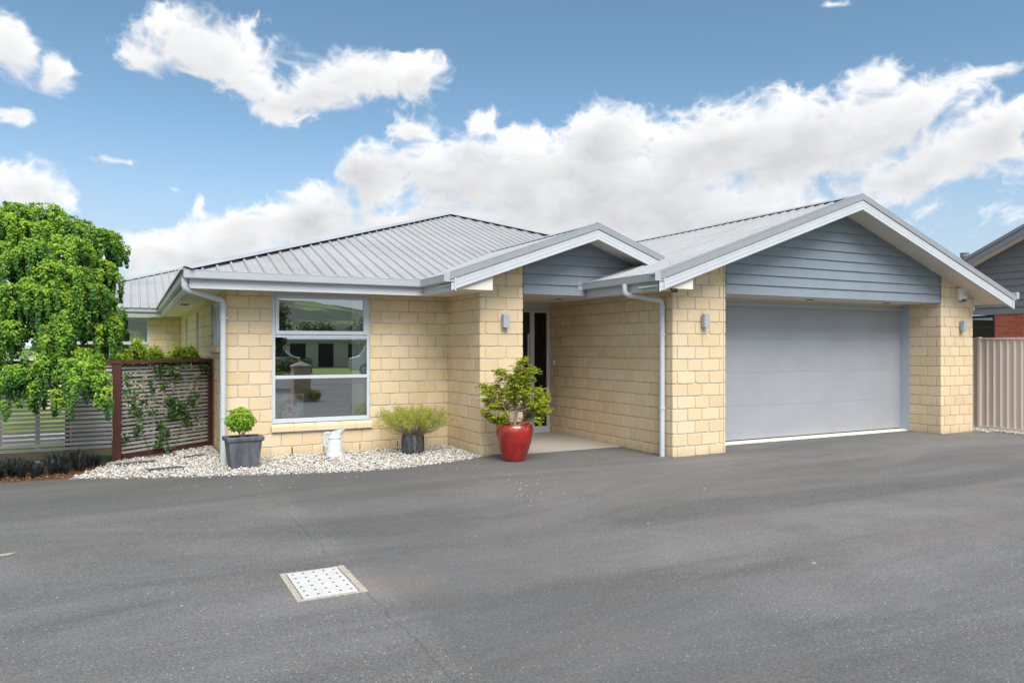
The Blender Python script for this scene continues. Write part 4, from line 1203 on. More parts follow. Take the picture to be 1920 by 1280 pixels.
def fence_run(a, b_, z0, z1, pitch, hgt, off, parent, name, y_th=.018):
    a = Vector((*a, 0)); b_ = Vector((*b_, 0)); d = (b_ - a); L = d.length; U = d.normalized(); Nn = Vector((U.y, -U.x, 0))
    mb = MB(); z = z0
    while z + hgt < z1:
        dz = random.uniform(-.003, .003); sg = random.uniform(-.003, .003); o_ = a + Nn * off
        pts_ = []
        for (uu, dd) in ((0, dz), (L, dz + sg)):
            for (nn_, zz) in ((0, z), (y_th, z), (y_th, z + hgt), (0, z + hgt)):
                p = o_ + U * uu + Nn * nn_; pts_.append((p.x, p.y, zz + dd))
        mb.add(pts_, [(0, 1, 2, 3), (7, 6, 5, 4), (0, 4, 5, 1), (1, 5, 6, 2), (2, 6, 7, 3), (3, 7, 4, 0)])
        z += pitch
    return mb.build(name, M['slat'], parent)


def bar(mb, a, b_, z0, z1, wid, off=0.0):
    a = Vector((*a, 0)); b_ = Vector((*b_, 0)); U = (b_ - a).normalized(); Nn = Vector((U.y, -U.x, 0))
    ps = [a + Nn * (off - wid / 2), b_ + Nn * (off - wid / 2), b_ + Nn * (off + wid / 2), a + Nn * (off + wid / 2)]
    return mb.prism([(p.x, p.y) for p in ps], 'z', z0, z1)


FA, FB, FC, FD = (-6.5, 11.52), (-.245, 11.70), (-.13, 11.74), (1.075, 12.78)
fence_run(FA, FB, .205, 1.36, .0585, .036, .0, fence, 'slat_panel')
fence_run((-.74, 11.70), FB, .215, 1.36, .0585, .045, -.05, fence, 'slat_panel')
fence_run(FC, FD, .10, 1.36, .0565, .033, .0, fence, 'slat_panel')
mb = MB(); bar(mb, FA, (-.12, 11.705), 1.365, FZ, .085, .01); mb.build('top_rail', M['postwood'], fence)
mb = MB(); bar(mb, (-.117, 11.72), (1.13, 12.805), 1.366, FZ, .085, .01); mb.build('top_rail', M['postwood'], fence)
mb = MB(); bar(mb, FC, FD, .015, .085, .05, .0); mb.build('bottom_rail', M['postwood'], fence)
mb = MB(); bar(mb, FA, FB, .095, .19, .04, .0); mb.build('kick_board', M['kickboard'], fence)
for (x, y, w_, rot) in ((-.185, 11.715, .11, 0), (1.10, 12.80, .085, .72), (-2.9, 11.62, .11, 0)):
    mb = MB(); mb.box(-w_ / 2, -w_ / 2, -.1, w_ / 2, w_ / 2, 1.364, .004); mb.xf(Matrix.Translation((x, y, 0)) @ Matrix.Rotation(rot, 4, 'Z')); mb.build('post', M['postwood'], fence)
for (x, w_, m_) in ((-1.12, .05, 'slat'), (-1.545, .05, 'slat'), (-.775, .06, 'postwood'), (-2.1, .05, 'slat'), (-3.6, .05, 'slat')):
    yy = 11.52 + (x + 6.5) * .18 / 6.255
    mb = MB(); mb.box(x - w_ / 2, yy + .004, .03, x + w_ / 2, yy + .035, 1.364); mb.build('batten', M[m_], fence)
for k in (.34, .70):
    x = FC[0] + (FD[0] - FC[0]) * k; y = FC[1] + (FD[1] - FC[1]) * k
    mb = MB(); mb.box(x - .02, y + .006, .02, x + .02, y + .03, 1.364); mb.build('batten', M['slat'], fence)

# hedge behind the fence
def leafy(name, pts_, nrm, size, mat, asp=.5, tint=None, jit=.6, parent=None, origin=None, curl=.25):
    return leaf_object(name, [leaves(np.array(pts_), np.array(nrm), size, asp, tint, curl, jit)], mat, parent, origin)


P_ = []; N_ = []; T_ = []
for _ in range(12000):
    k = random.random() ** .85; x = -.62 + 1.70 * k; yb = 11.78 if x < -.13 else 11.74 + (x + .13) * .863
    y = yb + .06 + random.random() ** 1.6 * .45
    top = 1.50 + .085 * sin(x * 9 + 1) + .05 * sin(x * 23) + (.06 if .0 < x < .5 else 0) - .08 * max(0, x - .75) * 3
    z = top - abs(random.gauss(0, .11)) + (random.random() < .12) * random.random() * .10 if random.random() < .62 else random.uniform(.1, top)
    if x < -.15 and z < 1.2: continue
    if z > 1.25 and random.random() < .4: continue
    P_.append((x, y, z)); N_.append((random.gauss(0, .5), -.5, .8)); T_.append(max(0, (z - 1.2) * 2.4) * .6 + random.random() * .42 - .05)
hd = thing('hedge', (.4, 12.6, 0), 'yellow green leafy hedge showing above the fence top rail', 'hedge')
leafy('foliage', P_, N_, .078, M['leaf_hedge'], .42, np.array(T_), .9, parent=hd)
mb = MB()
for _ in range(26):
    x = random.uniform(-.1, 1.0); y = 11.74 + (x + .13) * .863 + random.uniform(.12, .4); mb.tube([(x, y, 0), (x + random.gauss(0, .06), y, .7), (x + random.gauss(0, .1), y + .03, 1.45)], [.014, .01, .004], 5)
mb.build('stem', M['bark'], hd)

# climbing plant on the right fence panel
P_ = []; N_ = []; T_ = []; vm = MB()
clumps = [(.40, .93, .13, 60), (.55, .86, .12, 55), (.62, 1.0, .06, 20), (.9, .95, .06, 22), (.98, .89, .06, 22), (.03, .85, .05, 14), (.03, .72, .05, 14), (.10, .60, .05, 14), (.14, .50, .10, 34), (.13, .68, .05, 10), (.22, .60, .06, 14),
          (.52, .56, .10, 50), (.60, .49, .10, 50), (.55, .42, .09, 44), (.66, .50, .08, 36), (.68, .40, .08, 36), (.70, .33, .07, 26), (.78, .54, .08, 34), (.84, .62, .05, 12), (.14, .30, .08, 34), (.03, .23, .05, 14), (.40, .30, .07, 26), (.46, .22, .09, 34), (.40, .18, .07, 20), (.36, .10, .07, 18), (.3, .72, .05, 12), (.42, .72, .05, 12), (.30, .48, .05, 12), (.28, .80, .04, 10), (.83, .37, .04, 8), (.48, .06, .08, 16)]
fd = Vector((FD[0] - FC[0], FD[1] - FC[1], 0)); fn = Vector((fd.y, -fd.x, 0)).normalized()
for (k, zz, r_, n_) in clumps:
    for _ in range(int(n_ * 1.1)):
        a = k + random.gauss(0, r_ * .35); p = Vector((FC[0], FC[1], 0)) + fd * a + fn * random.uniform(.02, .075)
        P_.append((p.x, p.y, min(1.38, zz * 1.36 + random.gauss(0, r_ * .5)))); N_.append((fn.x, fn.y, .5)); T_.append(random.random() ** 1.5)
for st in ([(.52, 0), (.46, .25), (.50, .55), (.58, .75), (.5, .95)], [(.56, 0), (.66, .35), (.74, .6), (.88, .85), (.97, .93)], [(.3, 0), (.2, .3), (.12, .55), (.2, .85)], [(.5, .5), (.3, .62), (.15, .78)]):
    q = [Vector((FC[0], FC[1], 0)) + fd * a + fn * .032 + Vector((0, 0, z * 1.36)) for a, z in st]; vm.tube(q, .005, 5)
vn = thing('climbing_plant', (.45, 12.2, 0), 'dark green climber with glossy leaves trained over the right fence panel', 'climber')
leafy('foliage', P_, N_, .062, M['leaf_vine'], .5, np.array(T_), parent=vn, jit=.45); vm.build('stem', M['bark'], vn)

# weeping tree
tree = thing('weeping_tree', (-1.95, 13.2, 0), 'large bright green weeping tree hanging over the slatted fence', 'tree')
mb = MB()
mb.tube([(-1.95, 13.2, -.1), (-1.93, 13.2, .5), (-1.98, 13.18, 1.2), (-1.9, 13.1, 1.9), (-1.92, 13.1, 2.6)], [.13, .10, .09, .09, .06], 12)
for k in range(11):
    a = random.uniform(0, 2 * pi) if k > 4 else R(-100 + 28 * k); r1 = random.uniform(1.1, 1.8); z0 = random.uniform(1.7, 2.5)
    b0 = Vector((-1.92, 13.1, z0)); dr = Vector((cos(a), sin(a), 0))
    mb.tube([b0, b0 + dr * r1 * .35 + Vector((0, 0, .45)), b0 + dr * r1 * .7 + Vector((0, 0, .5)), b0 + dr * r1 + Vector((0, 0, .1)), b0 + dr * (r1 + .2) + Vector((0, 0, -.6))], [.05, .042, .03, .018, .006], 7)
mb.tube([(-2.6, 11.4, 1.0), (-1.9, 11.35, 1.28), (-1.4, 11.3, 1.22), (-1.0, 11.4, .9)], [.03, .025, .018, .008], 7)
mb.build('trunk', M['bark'], tree)
lobes = [(5, 415, 10.8, .42, .36), (55, 440, 10.9, .34, .30), (105, 428, 11.2, .30, .26), (150, 440, 11.4, .32, .28), (190, 462, 11.6, .27, .30), (208, 450, 11.8, .11, .16), (178, 520, 11.3, .28, .32), (212, 580, 11.2, .15, .28), (205, 625, 11.2, .10, .18),
         (70, 478, 10.0, .33, .26), (20, 490, 10.0, .36, .30), (110, 520, 10.0, .34, .30), (150, 560, 10.2, .34, .32), (60, 560, 9.7, .38, .34), (0, 580, 9.7, .40, .36), (180, 610, 10.5, .26, .34), (115, 600, 9.8, .26, .28),
         (100, 640, 9.5, .24, .30), (85, 680, 9.4, .20, .28), (125, 690, 9.4, .22, .26), (150, 710, 9.3, .20, .26), (180, 725, 9.3, .12, .22), (118, 755, 9.2, .11, .22), (198, 745, 9.3, .06, .16), (8, 625, 9.4, .22, .2),
         (20, 705, 9.3, .26, .16), (50, 700, 9.35, .22, .16), (8, 745, 9.2, .16, .24), (55, 735, 9.35, .10, .18), (90, 730, 9.35, .15, .2), (45, 632, 9.6, .13, .08), (8, 668, 9.3, .06, .1),
         (70, 400, 11.8, .3, .2), (228, 480, 11.7, .09, .2), (160, 500, 11.2, .30, .30), (120, 470, 10.8, .34, .3), (60, 520, 10.6, .4, .35), (0, 450, 11.2, .4, .4),
         (60, 600, 10.4, .45, .3), (140, 600, 10.8, .38, .3), (180, 560, 11.6, .24, .3), (-10, 640, 9.8, .2, .2), (110, 665, 9.8, .22, .2), (150, 680, 9.7, .22, .22), (165, 705, 9.5, .14, .2)]
L_ = [(at(u, v, d), r, rz) for (u, v, d, r, rz) in lobes]
for _ in range(46):
    a = random.uniform(0, 2 * pi); e_ = random.random()
    rr_ = 2.0 * math.sqrt(1 - (e_ * .95) ** 2); p = Vector((-1.95 + rr_ * cos(a), 13.1 + rr_ * sin(a), 1.5 + 2.0 * e_))
    q = p - Vector((0, 0, 1.6)); dep = p.x * sin(YAW) + p.y * cos(YAW); pu = 960 + CAM_F * (p.x * cos(YAW) - p.y * sin(YAW)) / dep
    if pu > -30: continue
    L_.append((p, random.uniform(.35, .5), random.uniform(.3, .42)))
LV = []
for (c, r, rz) in L_:
    vol = r * r * rz; nt = max(4, int(46 * (r / .3) ** 2 * (rz / .3) ** .5))
    # hanging tufts cover each lobe: more outside than inside
    dirs = sph(nt); dirs[:, 2] = np.where(dirs[:, 2] < -.35, -dirs[:, 2], dirs[:, 2])
    out_ = np.array([c.x + 1.95, c.y - 13.1, .3]); out_ = out_ / (np.linalg.norm(out_) + 1e-6)
    fl = (dirs @ out_) < -.3; dirs[fl] *= -1
    rad = np.random.uniform(.5, .88, nt)
    base = np.array(c) + dirs * np.array([r, r, rz]) * rad[:, None]
    tl_ = np.random.uniform(.10, .24, nt)
    tb = np.random.random(nt)
    for i in range(nt):
        n_ = int(56 * tl_[i] / .16)
        h_ = np.random.random(n_) ** .8
        wr = .052 * np.sqrt(np.clip(1.15 - h_, .1, 1)) * np.random.uniform(.3, 1.1, n_)
        an = np.random.uniform(0, 2 * pi, n_)
        o_ = np.stack([np.cos(an), np.sin(an), np.zeros(n_)], 1)
        drift = dirs[i] * np.array([1, 1, 0]) * .05
        pos = base[i] + o_ * wr[:, None] + drift * h_[:, None] - np.array([0, 0, 1.]) * (h_ * tl_[i])[:, None]
        nr = o_ * .8 + dirs[i] * .5 + np.array([0, 0, .55])
        ti = .04 + .38 * tb[i] + .38 * (1 - h_) * (tb[i] > .35) + np.random.uniform(-.16, .16, n_) + .12 * max(0, dirs[i][2])  # tint varies per tuft; lit tops and shaded lower leaves put into colour
        LV.append((pos, nr, ti))
# cascades: bunched sprays arching out of each lobe and hanging down
for (c, r, rz) in L_:
    nc = max(2, int(11 * (r / .3) ** 1.6)); out_ = np.array([c.x + 1.95, c.y - 13.1, 0]); out_ /= np.linalg.norm(out_) + 1e-6
    for _ in range(nc):
        d = sph(1)[0]; d[2] = abs(d[2]) * .9
        if d @ out_ < -.15: d[:2] *= -1
        p = np.array(c) + d * np.array([r, r, rz]) * .86; ln = random.uniform(.7, 1.5) * rz * random.choice((.7, 1, 1.25)); w_ = random.uniform(.035, .075); tb0 = random.random(); hd_ = d * np.array([1, 1, 0]); hd_ /= np.linalg.norm(hd_) + 1e-6
        n_ = int(620 * ln * w_ / .065 * 1.35)
        h_ = np.random.random(n_); arc = np.clip(h_ * 2.2, 0, 1); wr = w_ * (1 - .75 * h_ ** 1.6) * np.sqrt(np.random.random(n_)) * (1 + .35 * np.sin(h_ * 19 + tb0 * 9))
        an = np.random.uniform(0, 2 * pi, n_); o_ = np.stack([np.cos(an), np.sin(an), .35 * np.sin(an * 3 + h_ * 12)], 1)
        pos = p + hd_ * (.13 * np.sin(arc * pi / 2) * (r / .3) ** .5)[:, None] + np.array([0, 0, 1.]) * (.05 * np.sin(arc * pi))[:, None] - np.array([0, 0, 1.]) * (h_ ** 1.15 * ln)[:, None] + o_ * wr[:, None]
        ti = .22 + .34 * tb0 + .34 * (1 - h_) ** 1.5 + .2 * (wr / w_ - .5) + np.random.uniform(-.14, .14, n_)  # sprays tinted lighter than inner tufts, highlights painted in towards the top
        LV.append((pos, o_ * .7 + hd_ * .4 + np.array([0, 0, .6]), ti))
PP = np.concatenate([a[0] for a in LV]); NN = np.concatenate([a[1] for a in LV]); TT = np.concatenate([a[2] for a in LV])
print('tree leaves', len(PP))
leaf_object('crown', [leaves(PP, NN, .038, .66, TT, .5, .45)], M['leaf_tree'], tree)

# black grass in the mulch bed
proto = None
spots = [(-1.50, 11.15), (-1.36, 11.3), (-1.28, 11.0), (-1.14, 11.2), (-1.02, 10.95), (-.92, 11.2), (-.80, 11.02), (-.66, 11.28), (-.60, 11.05), (-.50, 11.30), (-1.42, 10.85), (-1.6, 10.8), (-.42, 11.42), (-1.2, 10.75), (-1.05, 10.7), (-.88, 10.82), (-1.5, 10.68), (-1.32, 10.95), (-.74, 10.86)]
for i, (x, y) in enumerate(spots):
    if proto is None:
        P4 = MB()
        for _ in range(85):
            a = random.uniform(0, 2 * pi); le = random.uniform(.12, .26); lean = random.uniform(.2, 1.0); w_ = .0035
            d = Vector((cos(a), sin(a), 0)); s_ = Vector((-d.y, d.x, 0)) * w_; b0 = d * random.uniform(0, .03)
            p1 = b0 + d * le * lean * .35 + Vector((0, 0, le * .7)); p2 = b0 + d * le * lean * .9 + Vector((0, 0, le * (.9 - lean * .45)))
            P4.add([b0 - s_, b0 + s_, p1 + s_, p1 - s_, p2], [(0, 1, 2, 3), (3, 2, 4)])
        proto = P4.build('mondo_grass', M['leaf_mondo'], None, (0, 0, 0)); g_ = proto
    else:
        g_ = proto.copy(); COL.objects.link(g_)
    g_.location = (x, y, 0); g_.rotation_euler.z = random.uniform(0, 6); k = random.uniform(.9, 1.4); g_.scale = (k, k, k * random.uniform(.8, 1.1))
    tag(g_, 'dark strappy grass tuft in the bark mulch in front of the fence', 'grass tuft', 'black grass tufts in the mulch bed')
P_ = []; N_ = []
mb = MB()
for _ in range(2600):
    x = random.uniform(-1.9, -.15); y = 10.45 + random.random() * 1.15
    if x > -.8 and y < 10.42 + (x + .8) * 2.1: continue
    P_.append((x, y, .004 + random.random() * .016)); N_.append((0, 0, 1))
o = leaf_object('bark_mulch', [leaves(np.array(P_), np.array(N_), .034, .4, None, .1, .5)], leaf_mat('mulch_chip', [(0, (.05, .03, .02)), (.5, (.17, .085, .045)), (1, (.34, .20, .12))], .0)); tag(o, 'brown bark chips spread over the bed under the fence', 'mulch', kind='stuff')

# ------------------------------------------------------------------ pots
pt = thing('square_pot', (1.30, 10.38, 0), 'square dark zinc planter with a flared rim at the house corner', 'planter')
MX = Matrix.Translation((1.315, 10.34, 0)) @ Matrix.Rotation(.10, 4, 'Z') @ Matrix.Diagonal((.98, .66, 1, 1))
mb = MB(); bm = bmesh.new()
prof = [(.172, 0), (.176, .006), (.212, .335), (.212, .352), (.232, .360), (.242, .372), (.244, .408), (.236, .420), (.205, .420), (.198, .412), (.195, .372), (.0, .372)]
vs = []; n_ = len(prof)
for (h_, z) in prof: vs += [(-h_, -h_, z), (h_, -h_, z), (h_, h_, z), (-h_, h_, z)]
fs = [(3, 2, 1, 0)]
for i in range(n_ - 1):
    for k in range(4): fs.append((i * 4 + k, i * 4 + (k + 1) % 4, (i + 1) * 4 + (k + 1) % 4, (i + 1) * 4 + k))
mb.add(vs, fs); mb.xf(MX); o = mb.build('planter_body', M['zinc'], pt)
bv = o.modifiers.new('b', 'BEVEL'); bv.width = .006; bv.segments = 2; bv.limit_method = 'ANGLE'; bv.angle_limit = R(35)
mb = MB(); mb.box(-.194, -.194, .35, .194, .194, .378); mb.xf(MX); mb.build('soil', M['soil'], pt)
sb = thing('ball_shrub', (1.30, 10.38, .378), 'small clipped ball shrub of bright green leaves in the square planter', 'shrub')
mb = MB()
for a in (0, 1.3, 2.6, 3.9, 5.1): mb.tube([(1.30 + .015 * cos(a), 10.38 + .015 * sin(a), .36), (1.30 + .03 * cos(a), 10.38 + .03 * sin(a), .44), (1.30 + .09 * cos(a), 10.38 + .09 * sin(a), .54), (1.30 + .12 * cos(a), 10.38 + .12 * sin(a), .66)], [.009, .007, .005, .003], 6)
mb.build('stem', M['stem_pale'], sb)
n_ = 2600; d = sph(n_); lump = 1 + .13 * np.sin(d[:, 0] * 7 + 1) * np.cos(d[:, 2] * 6) + .09 * np.sin(d[:, 1] * 13 + d[:, 2] * 9); rad = np.random.uniform(.55, 1.05, n_) ** .6 * lump
pos = np.array([1.28, 10.38, .615]) + d * np.array([.178, .178, .172]) * rad[:, None]; keep = pos[:, 2] > .47 + np.random.random(n_) * .04
leaf_object('foliage', [leaves(pos[keep], d[keep] + np.array([0, 0, .5]), .034, .6, (.25 + .5 * rad * np.random.random(n_) + .25 * d[:, 2])[keep], .2, .5)], M['leaf_ball'], sb)

rp = thing('red_pot', (4.80, 9.25, 0), 'large glossy red glazed pot at the corner of the porch', 'pot')
prof = [(.0, 0), (.145, 0), (.156, .008), (.165, .03), (.185, .10), (.215, .18), (.245, .27), (.266, .36), (.272, .42), (.268, .465), (.255, .50), (.242, .515), (.232, .518), (.224, .512), (.222, .48), (.0, .47)]
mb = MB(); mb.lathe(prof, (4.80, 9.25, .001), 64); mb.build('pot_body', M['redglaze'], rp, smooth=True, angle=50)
mb = MB(); mb.lathe([(.0, .46), (.21, .47), (.218, .485), (.0, .492)], (4.80, 9.25, 0), 32); mb.build('soil', M['soil'], rp)
cy = thing('potted_cypress', (4.80, 9.25, .49), 'dwarf cypress with golden green fan sprays growing in the red pot', 'conifer')
pads = [(976, 682, .05), (970, 694, .06), (991, 697, .05), (985, 706, .055), (947, 702, .06), (936, 700, .04), (988, 716, .06), (973, 720, .06), (958, 712, .05), (916, 732, .055), (928, 730, .055), (908, 728, .035), (945, 738, .065), (957, 744, .06), (976, 734, .06), (997, 734, .045),
        (1011, 745, .055), (1023, 747, .045), (1006, 756, .06), (935, 746, .06), (916, 756, .05), (928, 765, .06), (913, 775, .05), (928, 784, .05), (945, 791, .05), (949, 772, .06), (966, 753, .06), (988, 748, .065), (997, 772, .06), (1012, 772, .055), (1021, 768, .045), (1007, 788, .05), (938, 790, .045), (955, 728, .05), (965, 706, .05), (1000, 760, .05), (920, 745, .04), (1016, 757, .04)]
P_ = []; N_ = []; T_ = []; DP = []; DN = []; tb_ = MB()
axis = [Vector((4.80, 9.25, .47)), Vector((4.83, 9.25, .70)), Vector((4.80, 9.27, .95)), Vector((4.84, 9.25, 1.15)), Vector((4.85, 9.25, 1.35))]
tb_.tube(axis, [.026, .022, .018, .012, .006], 8)
for (a, b_) in ((4.74, .5), (4.86, .5)): tb_.tube([(a, 9.22, .47), (a + (a - 4.8) * 1.4, 9.2, .66), (a + (a - 4.8) * 2.6, 9.18, .82)], [.013, .010, .005], 7)
for (u, v, r) in pads:
    for rep in range(3):
        dd = 10.42 + random.uniform(-.24, .20); r = r * (1.22 if rep == 0 else 1.0); c = at(u + random.gauss(0, 2 + 2.5 * rep), v + random.gauss(0, 2 + 2.5 * rep), dd)
        ax = min(axis, key=lambda q: abs(q.z - (c.z - .12))); tb_.tube([ax, (ax + c) / 2 + Vector((0, 0, -.03)), c], [.008, .006, .003], 5)
        for _ in range(20):           # fan sprays
            dr = Vector((random.gauss(0, 1), random.gauss(0, 1), random.gauss(.15, .5))).normalized(); o_ = c + Vector((random.gauss(0, r * .5), random.gauss(0, r * .5), random.gauss(0, r * .32)))
            side = dr.cross(Vector((0, 0, 1))).normalized(); tt = random.random()
            for k in range(11):
                f_ = k / 10; q = o_ + dr * f_ * r * .9 + side * random.uniform(-1, 1) * r * .38 * (.3 + f_) + Vector((0, 0, .012 * sin(f_ * 3)))
                P_.append(q[:]); N_.append((dr.x * .3, dr.y * .3, 1)); T_.append(tt * .35 + f_ * .55 + random.uniform(-.1, .15))
        for _ in range(26):
            q = c + (ax - c) * random.uniform(.1, .7) + Vector((random.gauss(0, .03), random.gauss(0, .03), random.gauss(-.02, .03))); DP.append(q[:]); DN.append((0, 0, 1))
leafy('foliage', P_, N_, .027, M['leaf_cypress'], .55, np.array(T_), .35, parent=cy)
leafy('dry_foliage', DP, DN, .020, M['leaf_dead'], .5, None, 1.0, parent=cy); tb_.build('trunk', M['stem_pale'], cy)

sp_ = thing('round_pot', (3.73, 10.48, 0), 'small charcoal grey ribbed round pot on the gravel', 'pot')
prof = [(.0, 0), (.135, 0), (.147, .01), (.160, .06), (.169, .14), (.168, .22), (.158, .285), (.156, .30), (.142, .302), (.138, .28), (.0, .27)]
mb = MB(); mb.lathe(prof, (3.73, 10.48, .004), 60)
mb.v = [((p[0] - 3.73) * (1 + .022 * sin(11 * math.atan2(p[1] - 10.48, p[0] - 3.73))) + 3.73, (p[1] - 10.48) * (1 + .022 * sin(11 * math.atan2(p[1] - 10.48, p[0] - 3.73))) + 10.48, p[2]) for p in mb.v]
mb.build('pot_body', M['charcoal'], sp_, smooth=True, angle=50); mb = MB(); mb.lathe([(0, .26), (.13, .272), (.135, .28), (0, .285)], (3.73, 10.48, 0), 24); mb.build('soil', M['soil'], sp_)
ab = thing('airy_shrub', (3.73, 10.48, .28), 'wide airy shrub with thin stems and lime tips in the charcoal pot', 'shrub')
st = MB(); P_ = []; N_ = []; T_ = []
for _ in range(230):
    a = random.uniform(0, 2 * pi); sp2 = random.random() ** .5; el_ = R(17 + 62 * (1 - sp2) + random.gauss(0, 5)); le = .57 * (.74 + .30 * sp2) * random.uniform(.72, 1.06)
    if sp2 < .6: le *= .86
    d = Vector((cos(a) * cos(el_), sin(a) * cos(el_), sin(el_))); b0 = Vector((3.73 + .05 * cos(a), 10.48 + .05 * sin(a), .28))
    mid_ = b0 + d * le * .55 + Vector((0, 0, -.015)); tip = b0 + d * le + Vector((0, 0, .05)); st.tube([b0, mid_, tip], [.0032, .0024, .001], 4)
    for k in range(58):
        f_ = 1.03 - random.random() ** 1.9 * .48; q = b0.lerp(tip, f_) + Vector((random.gauss(0, .022), random.gauss(0, .022), random.gauss(0, .020))); P_.append(q[:]); N_.append((d.x, d.y, .8)); T_.append(.15 + f_ * .7 * random.random() + .15 * random.random())
for _ in range(60):
    q = Vector((3.27, 10.30, .66)) + Vector((random.gauss(0, .03), random.gauss(0, .03), random.gauss(0, .04))); P_.append(q[:]); N_.append((0, 0, 1)); T_.append(random.random())
st.build('stem', M['stem_pale'], ab); leafy('foliage', P_, N_, .019, M['leaf_airy'], .45, np.array(T_), .7, parent=ab)

# pitcher
jx, jy = 2.62, 10.72
jg = thing('jug', (jx, jy, 0), 'pale blue white glazed pitcher ornament on the gravel below the window', 'jug')
prof = [(.0, .0), (.118, 0), (.128, .008), (.128, .03), (.116, .06), (.108, .12), (.098, .19), (.086, .245), (.084, .26), (.092, .27), (.092, .282), (.080, .292), (.072, .32), (.072, .36), (.074, .372), (.062, .372), (.058, .33), (.0, .25)]
mb = MB(); mb.lathe(prof, (0, 0, 0), 40); nv = []
for (x, y, z) in mb.v:
    k = max(0, (z - .285) / .09); a = math.atan2(y, x); sg_ = max(0, cos(a)) ** 3
    r_ = math.hypot(x, y)
    if r_ > .03: x += sg_ * k * .085; z += k * (.028 * cos(a)) - (.0) ; y *= 1 - .25 * k * sg_
    nv.append((x, y, z + .004))
mb.v = nv; JM = Matrix.Translation((jx, jy, .004)) @ Matrix.Rotation(R(-24), 4, 'Z'); mb.xf(JM); mb.build('jug_body', M['jug'], jg, smooth=True, angle=60)
mb = MB(); mb.tube([(-.060, 0, .335), (-.10, 0, .352), (-.140, 0, .335), (-.158, 0, .28), (-.150, 0, .21), (-.128, 0, .15), (-.100, 0, .115)], [.017, .017, .018, .018, .017, .016, .014], 12); mb.xf(JM); mb.build('handle', M['jug'], jg, smooth=True)

# ------------------------------------------------------------------ right hand side
cf = thing('steel_fence', (14.74, 8.66, 0), 'beige ribbed steel fence beside the garage at the right edge', 'fence')
def steel_panel(y0, y1):
    mb = MB(); y = y0; pr_ = []
    while y < y1 - .01:
        pr_ += [(y, 0), (y + .080, 0), (y + .092, -.022), (y + .112, -.022)]; y += .124
    pr_.append((min(y, y1), 0)); n_ = len(pr_)
    for zz, o_ in ((0, 0), ):
        vs = [(14.74 + p[1], p[0], .07) for p in pr_] + [(14.74 + p[1], p[0], 1.735) for p in pr_]
        mb.add(vs, [(i, n_ + i, n_ + i + 1, i + 1) for i in range(n_ - 1)])
    return mb.build('panel', M['fence_beige'], cf)
ysf = [3.9, 6.27, 8.66, 11.0, 13.4, 15.8, 18.2]
for i in range(len(ysf) - 1):
    steel_panel(ysf[i] + .03, ysf[i + 1] - .03)
    mb = MB(); mb.box(14.71, ysf[i] + .03, 1.737, 14.77, ysf[i + 1] - .03, 1.775, .004); mb.build('top_rail', M['fence_beige'], cf)
    mb = MB(); mb.box(14.715, ysf[i] + .03, .03, 14.765, ysf[i + 1] - .03, .069, .003); mb.build('bottom_rail', M['fence_beige'], cf)
for y in ysf: mb = MB(); mb.box(14.70, y - .03, -.1, 14.78, y + .03, 1.79, .006); mb.build('post', M['fence_beige'], cf)

nh = thing('neighbouring_house', (21, 9, 0), 'neighbouring red brick house with dark grey board gable behind the beige fence', 'house')
NX = 18.4
mb = MB(); block_wall(mb, (NX, 10.45), (NX, 4.9), (-1, 0, 0), 1.3, 2.345, [(0, [.24]), (-.12, [.24])], c=.086, z0=1.29, gap=.010, soft=.4) if False else None
def small_bricks(mb, x, y0, y1, z0, z1, c=.086, l=.24):
    k = 0; z = z0
    while z < z1:
        y = y0 - (l / 2 if k % 2 else 0)
        while y < y1:
            a, b_ = max(y, y0), min(y + l - .011, y1)
            if b_ - a > .02: mb.box(x - .008, a, z, x + .02, b_, min(z + c - .011, z1), .003, random.random())
            y += l
        z += c; k += 1
mb = MB(); small_bricks(mb, NX, 8.6, 10.45, 1.55, 2.36); w = mb.build('wall', M['redbrick'], nh); mb = MB(); mb.box(NX, 4.9, -.05, NX + .2, 10.449, 2.375); mb.box(NX, 11.65, -.05, NX + .2, 13.0, 2.375); mb.box(NX, 10.449, -.05, NX + .2, 11.65, .9); mb.box(NX + .2, 12.8, -.05, 26, 13.0, 2.375); mb.build('mortar', M['mortar_white'], w)
mb = MB(); boards(mb, (NX - .004, 13.1, 0), (0, -1, 0), (-1, 0, 0), 8.3, 2.375, 4.7, pitch=.165); mb.box(NX, 4.8, 2.376, NX + .05, 13.1, 4.7)
NAY, NAZ, NT_ = 8.9, 4.66, .466
aa = Vector((0, NAY, NAZ - .14)); mb.clip([(aa, Vector((0, NT_, 1)).normalized()), (aa, Vector((0, -NT_, 1)).normalized())]); mb.build('gable_cladding', M['boards_dark'], nh)
def nstrip(mb, o0, o1, xa, xb, e=0):
    for s in (1, -1):
        ye = NAY + s * (4.4 + e); ze = NAZ - NT_ * (4.4 + e)
        mb.prism([(NAY, NAZ - o0), (ye, ze - o0), (ye, ze - o1), (NAY, NAZ - o1)], 'x', xa, xb)
mb = MB(); nstrip(mb, 0, .075, 17.88, 17.91); nstrip(mb, -.004, 0.0, 17.88, 18.1); mb.build('barge_cap', M['trim_dark'], nh)
mb = MB(); nstrip(mb, .08, .225, 17.90, 17.93); mb.build('barge_board', M['trim_dark'], nh)
mb = MB(); nstrip(mb, .145, .16, 17.93, NX - .03); mb.build('raking_soffit', M['soffit'], nh)
mb = MB(); nstrip(mb, .03, .06, 17.95, 27); mb.build('roof', M['trim_dark'], nh)
f = MB()
for (a, b_, c_, d) in ((10.46, .9, 10.51, 2.36), (11.59, .9, 11.64, 2.36), (10.51, 2.30, 11.59, 2.36), (10.51, .9, 11.59, .95), (10.51, 2.06, 11.59, 2.10), (10.51 + .5, .95, 10.51 + .55, 2.06)): f.box(NX + .02, a, b_, NX + .08, c_, d)
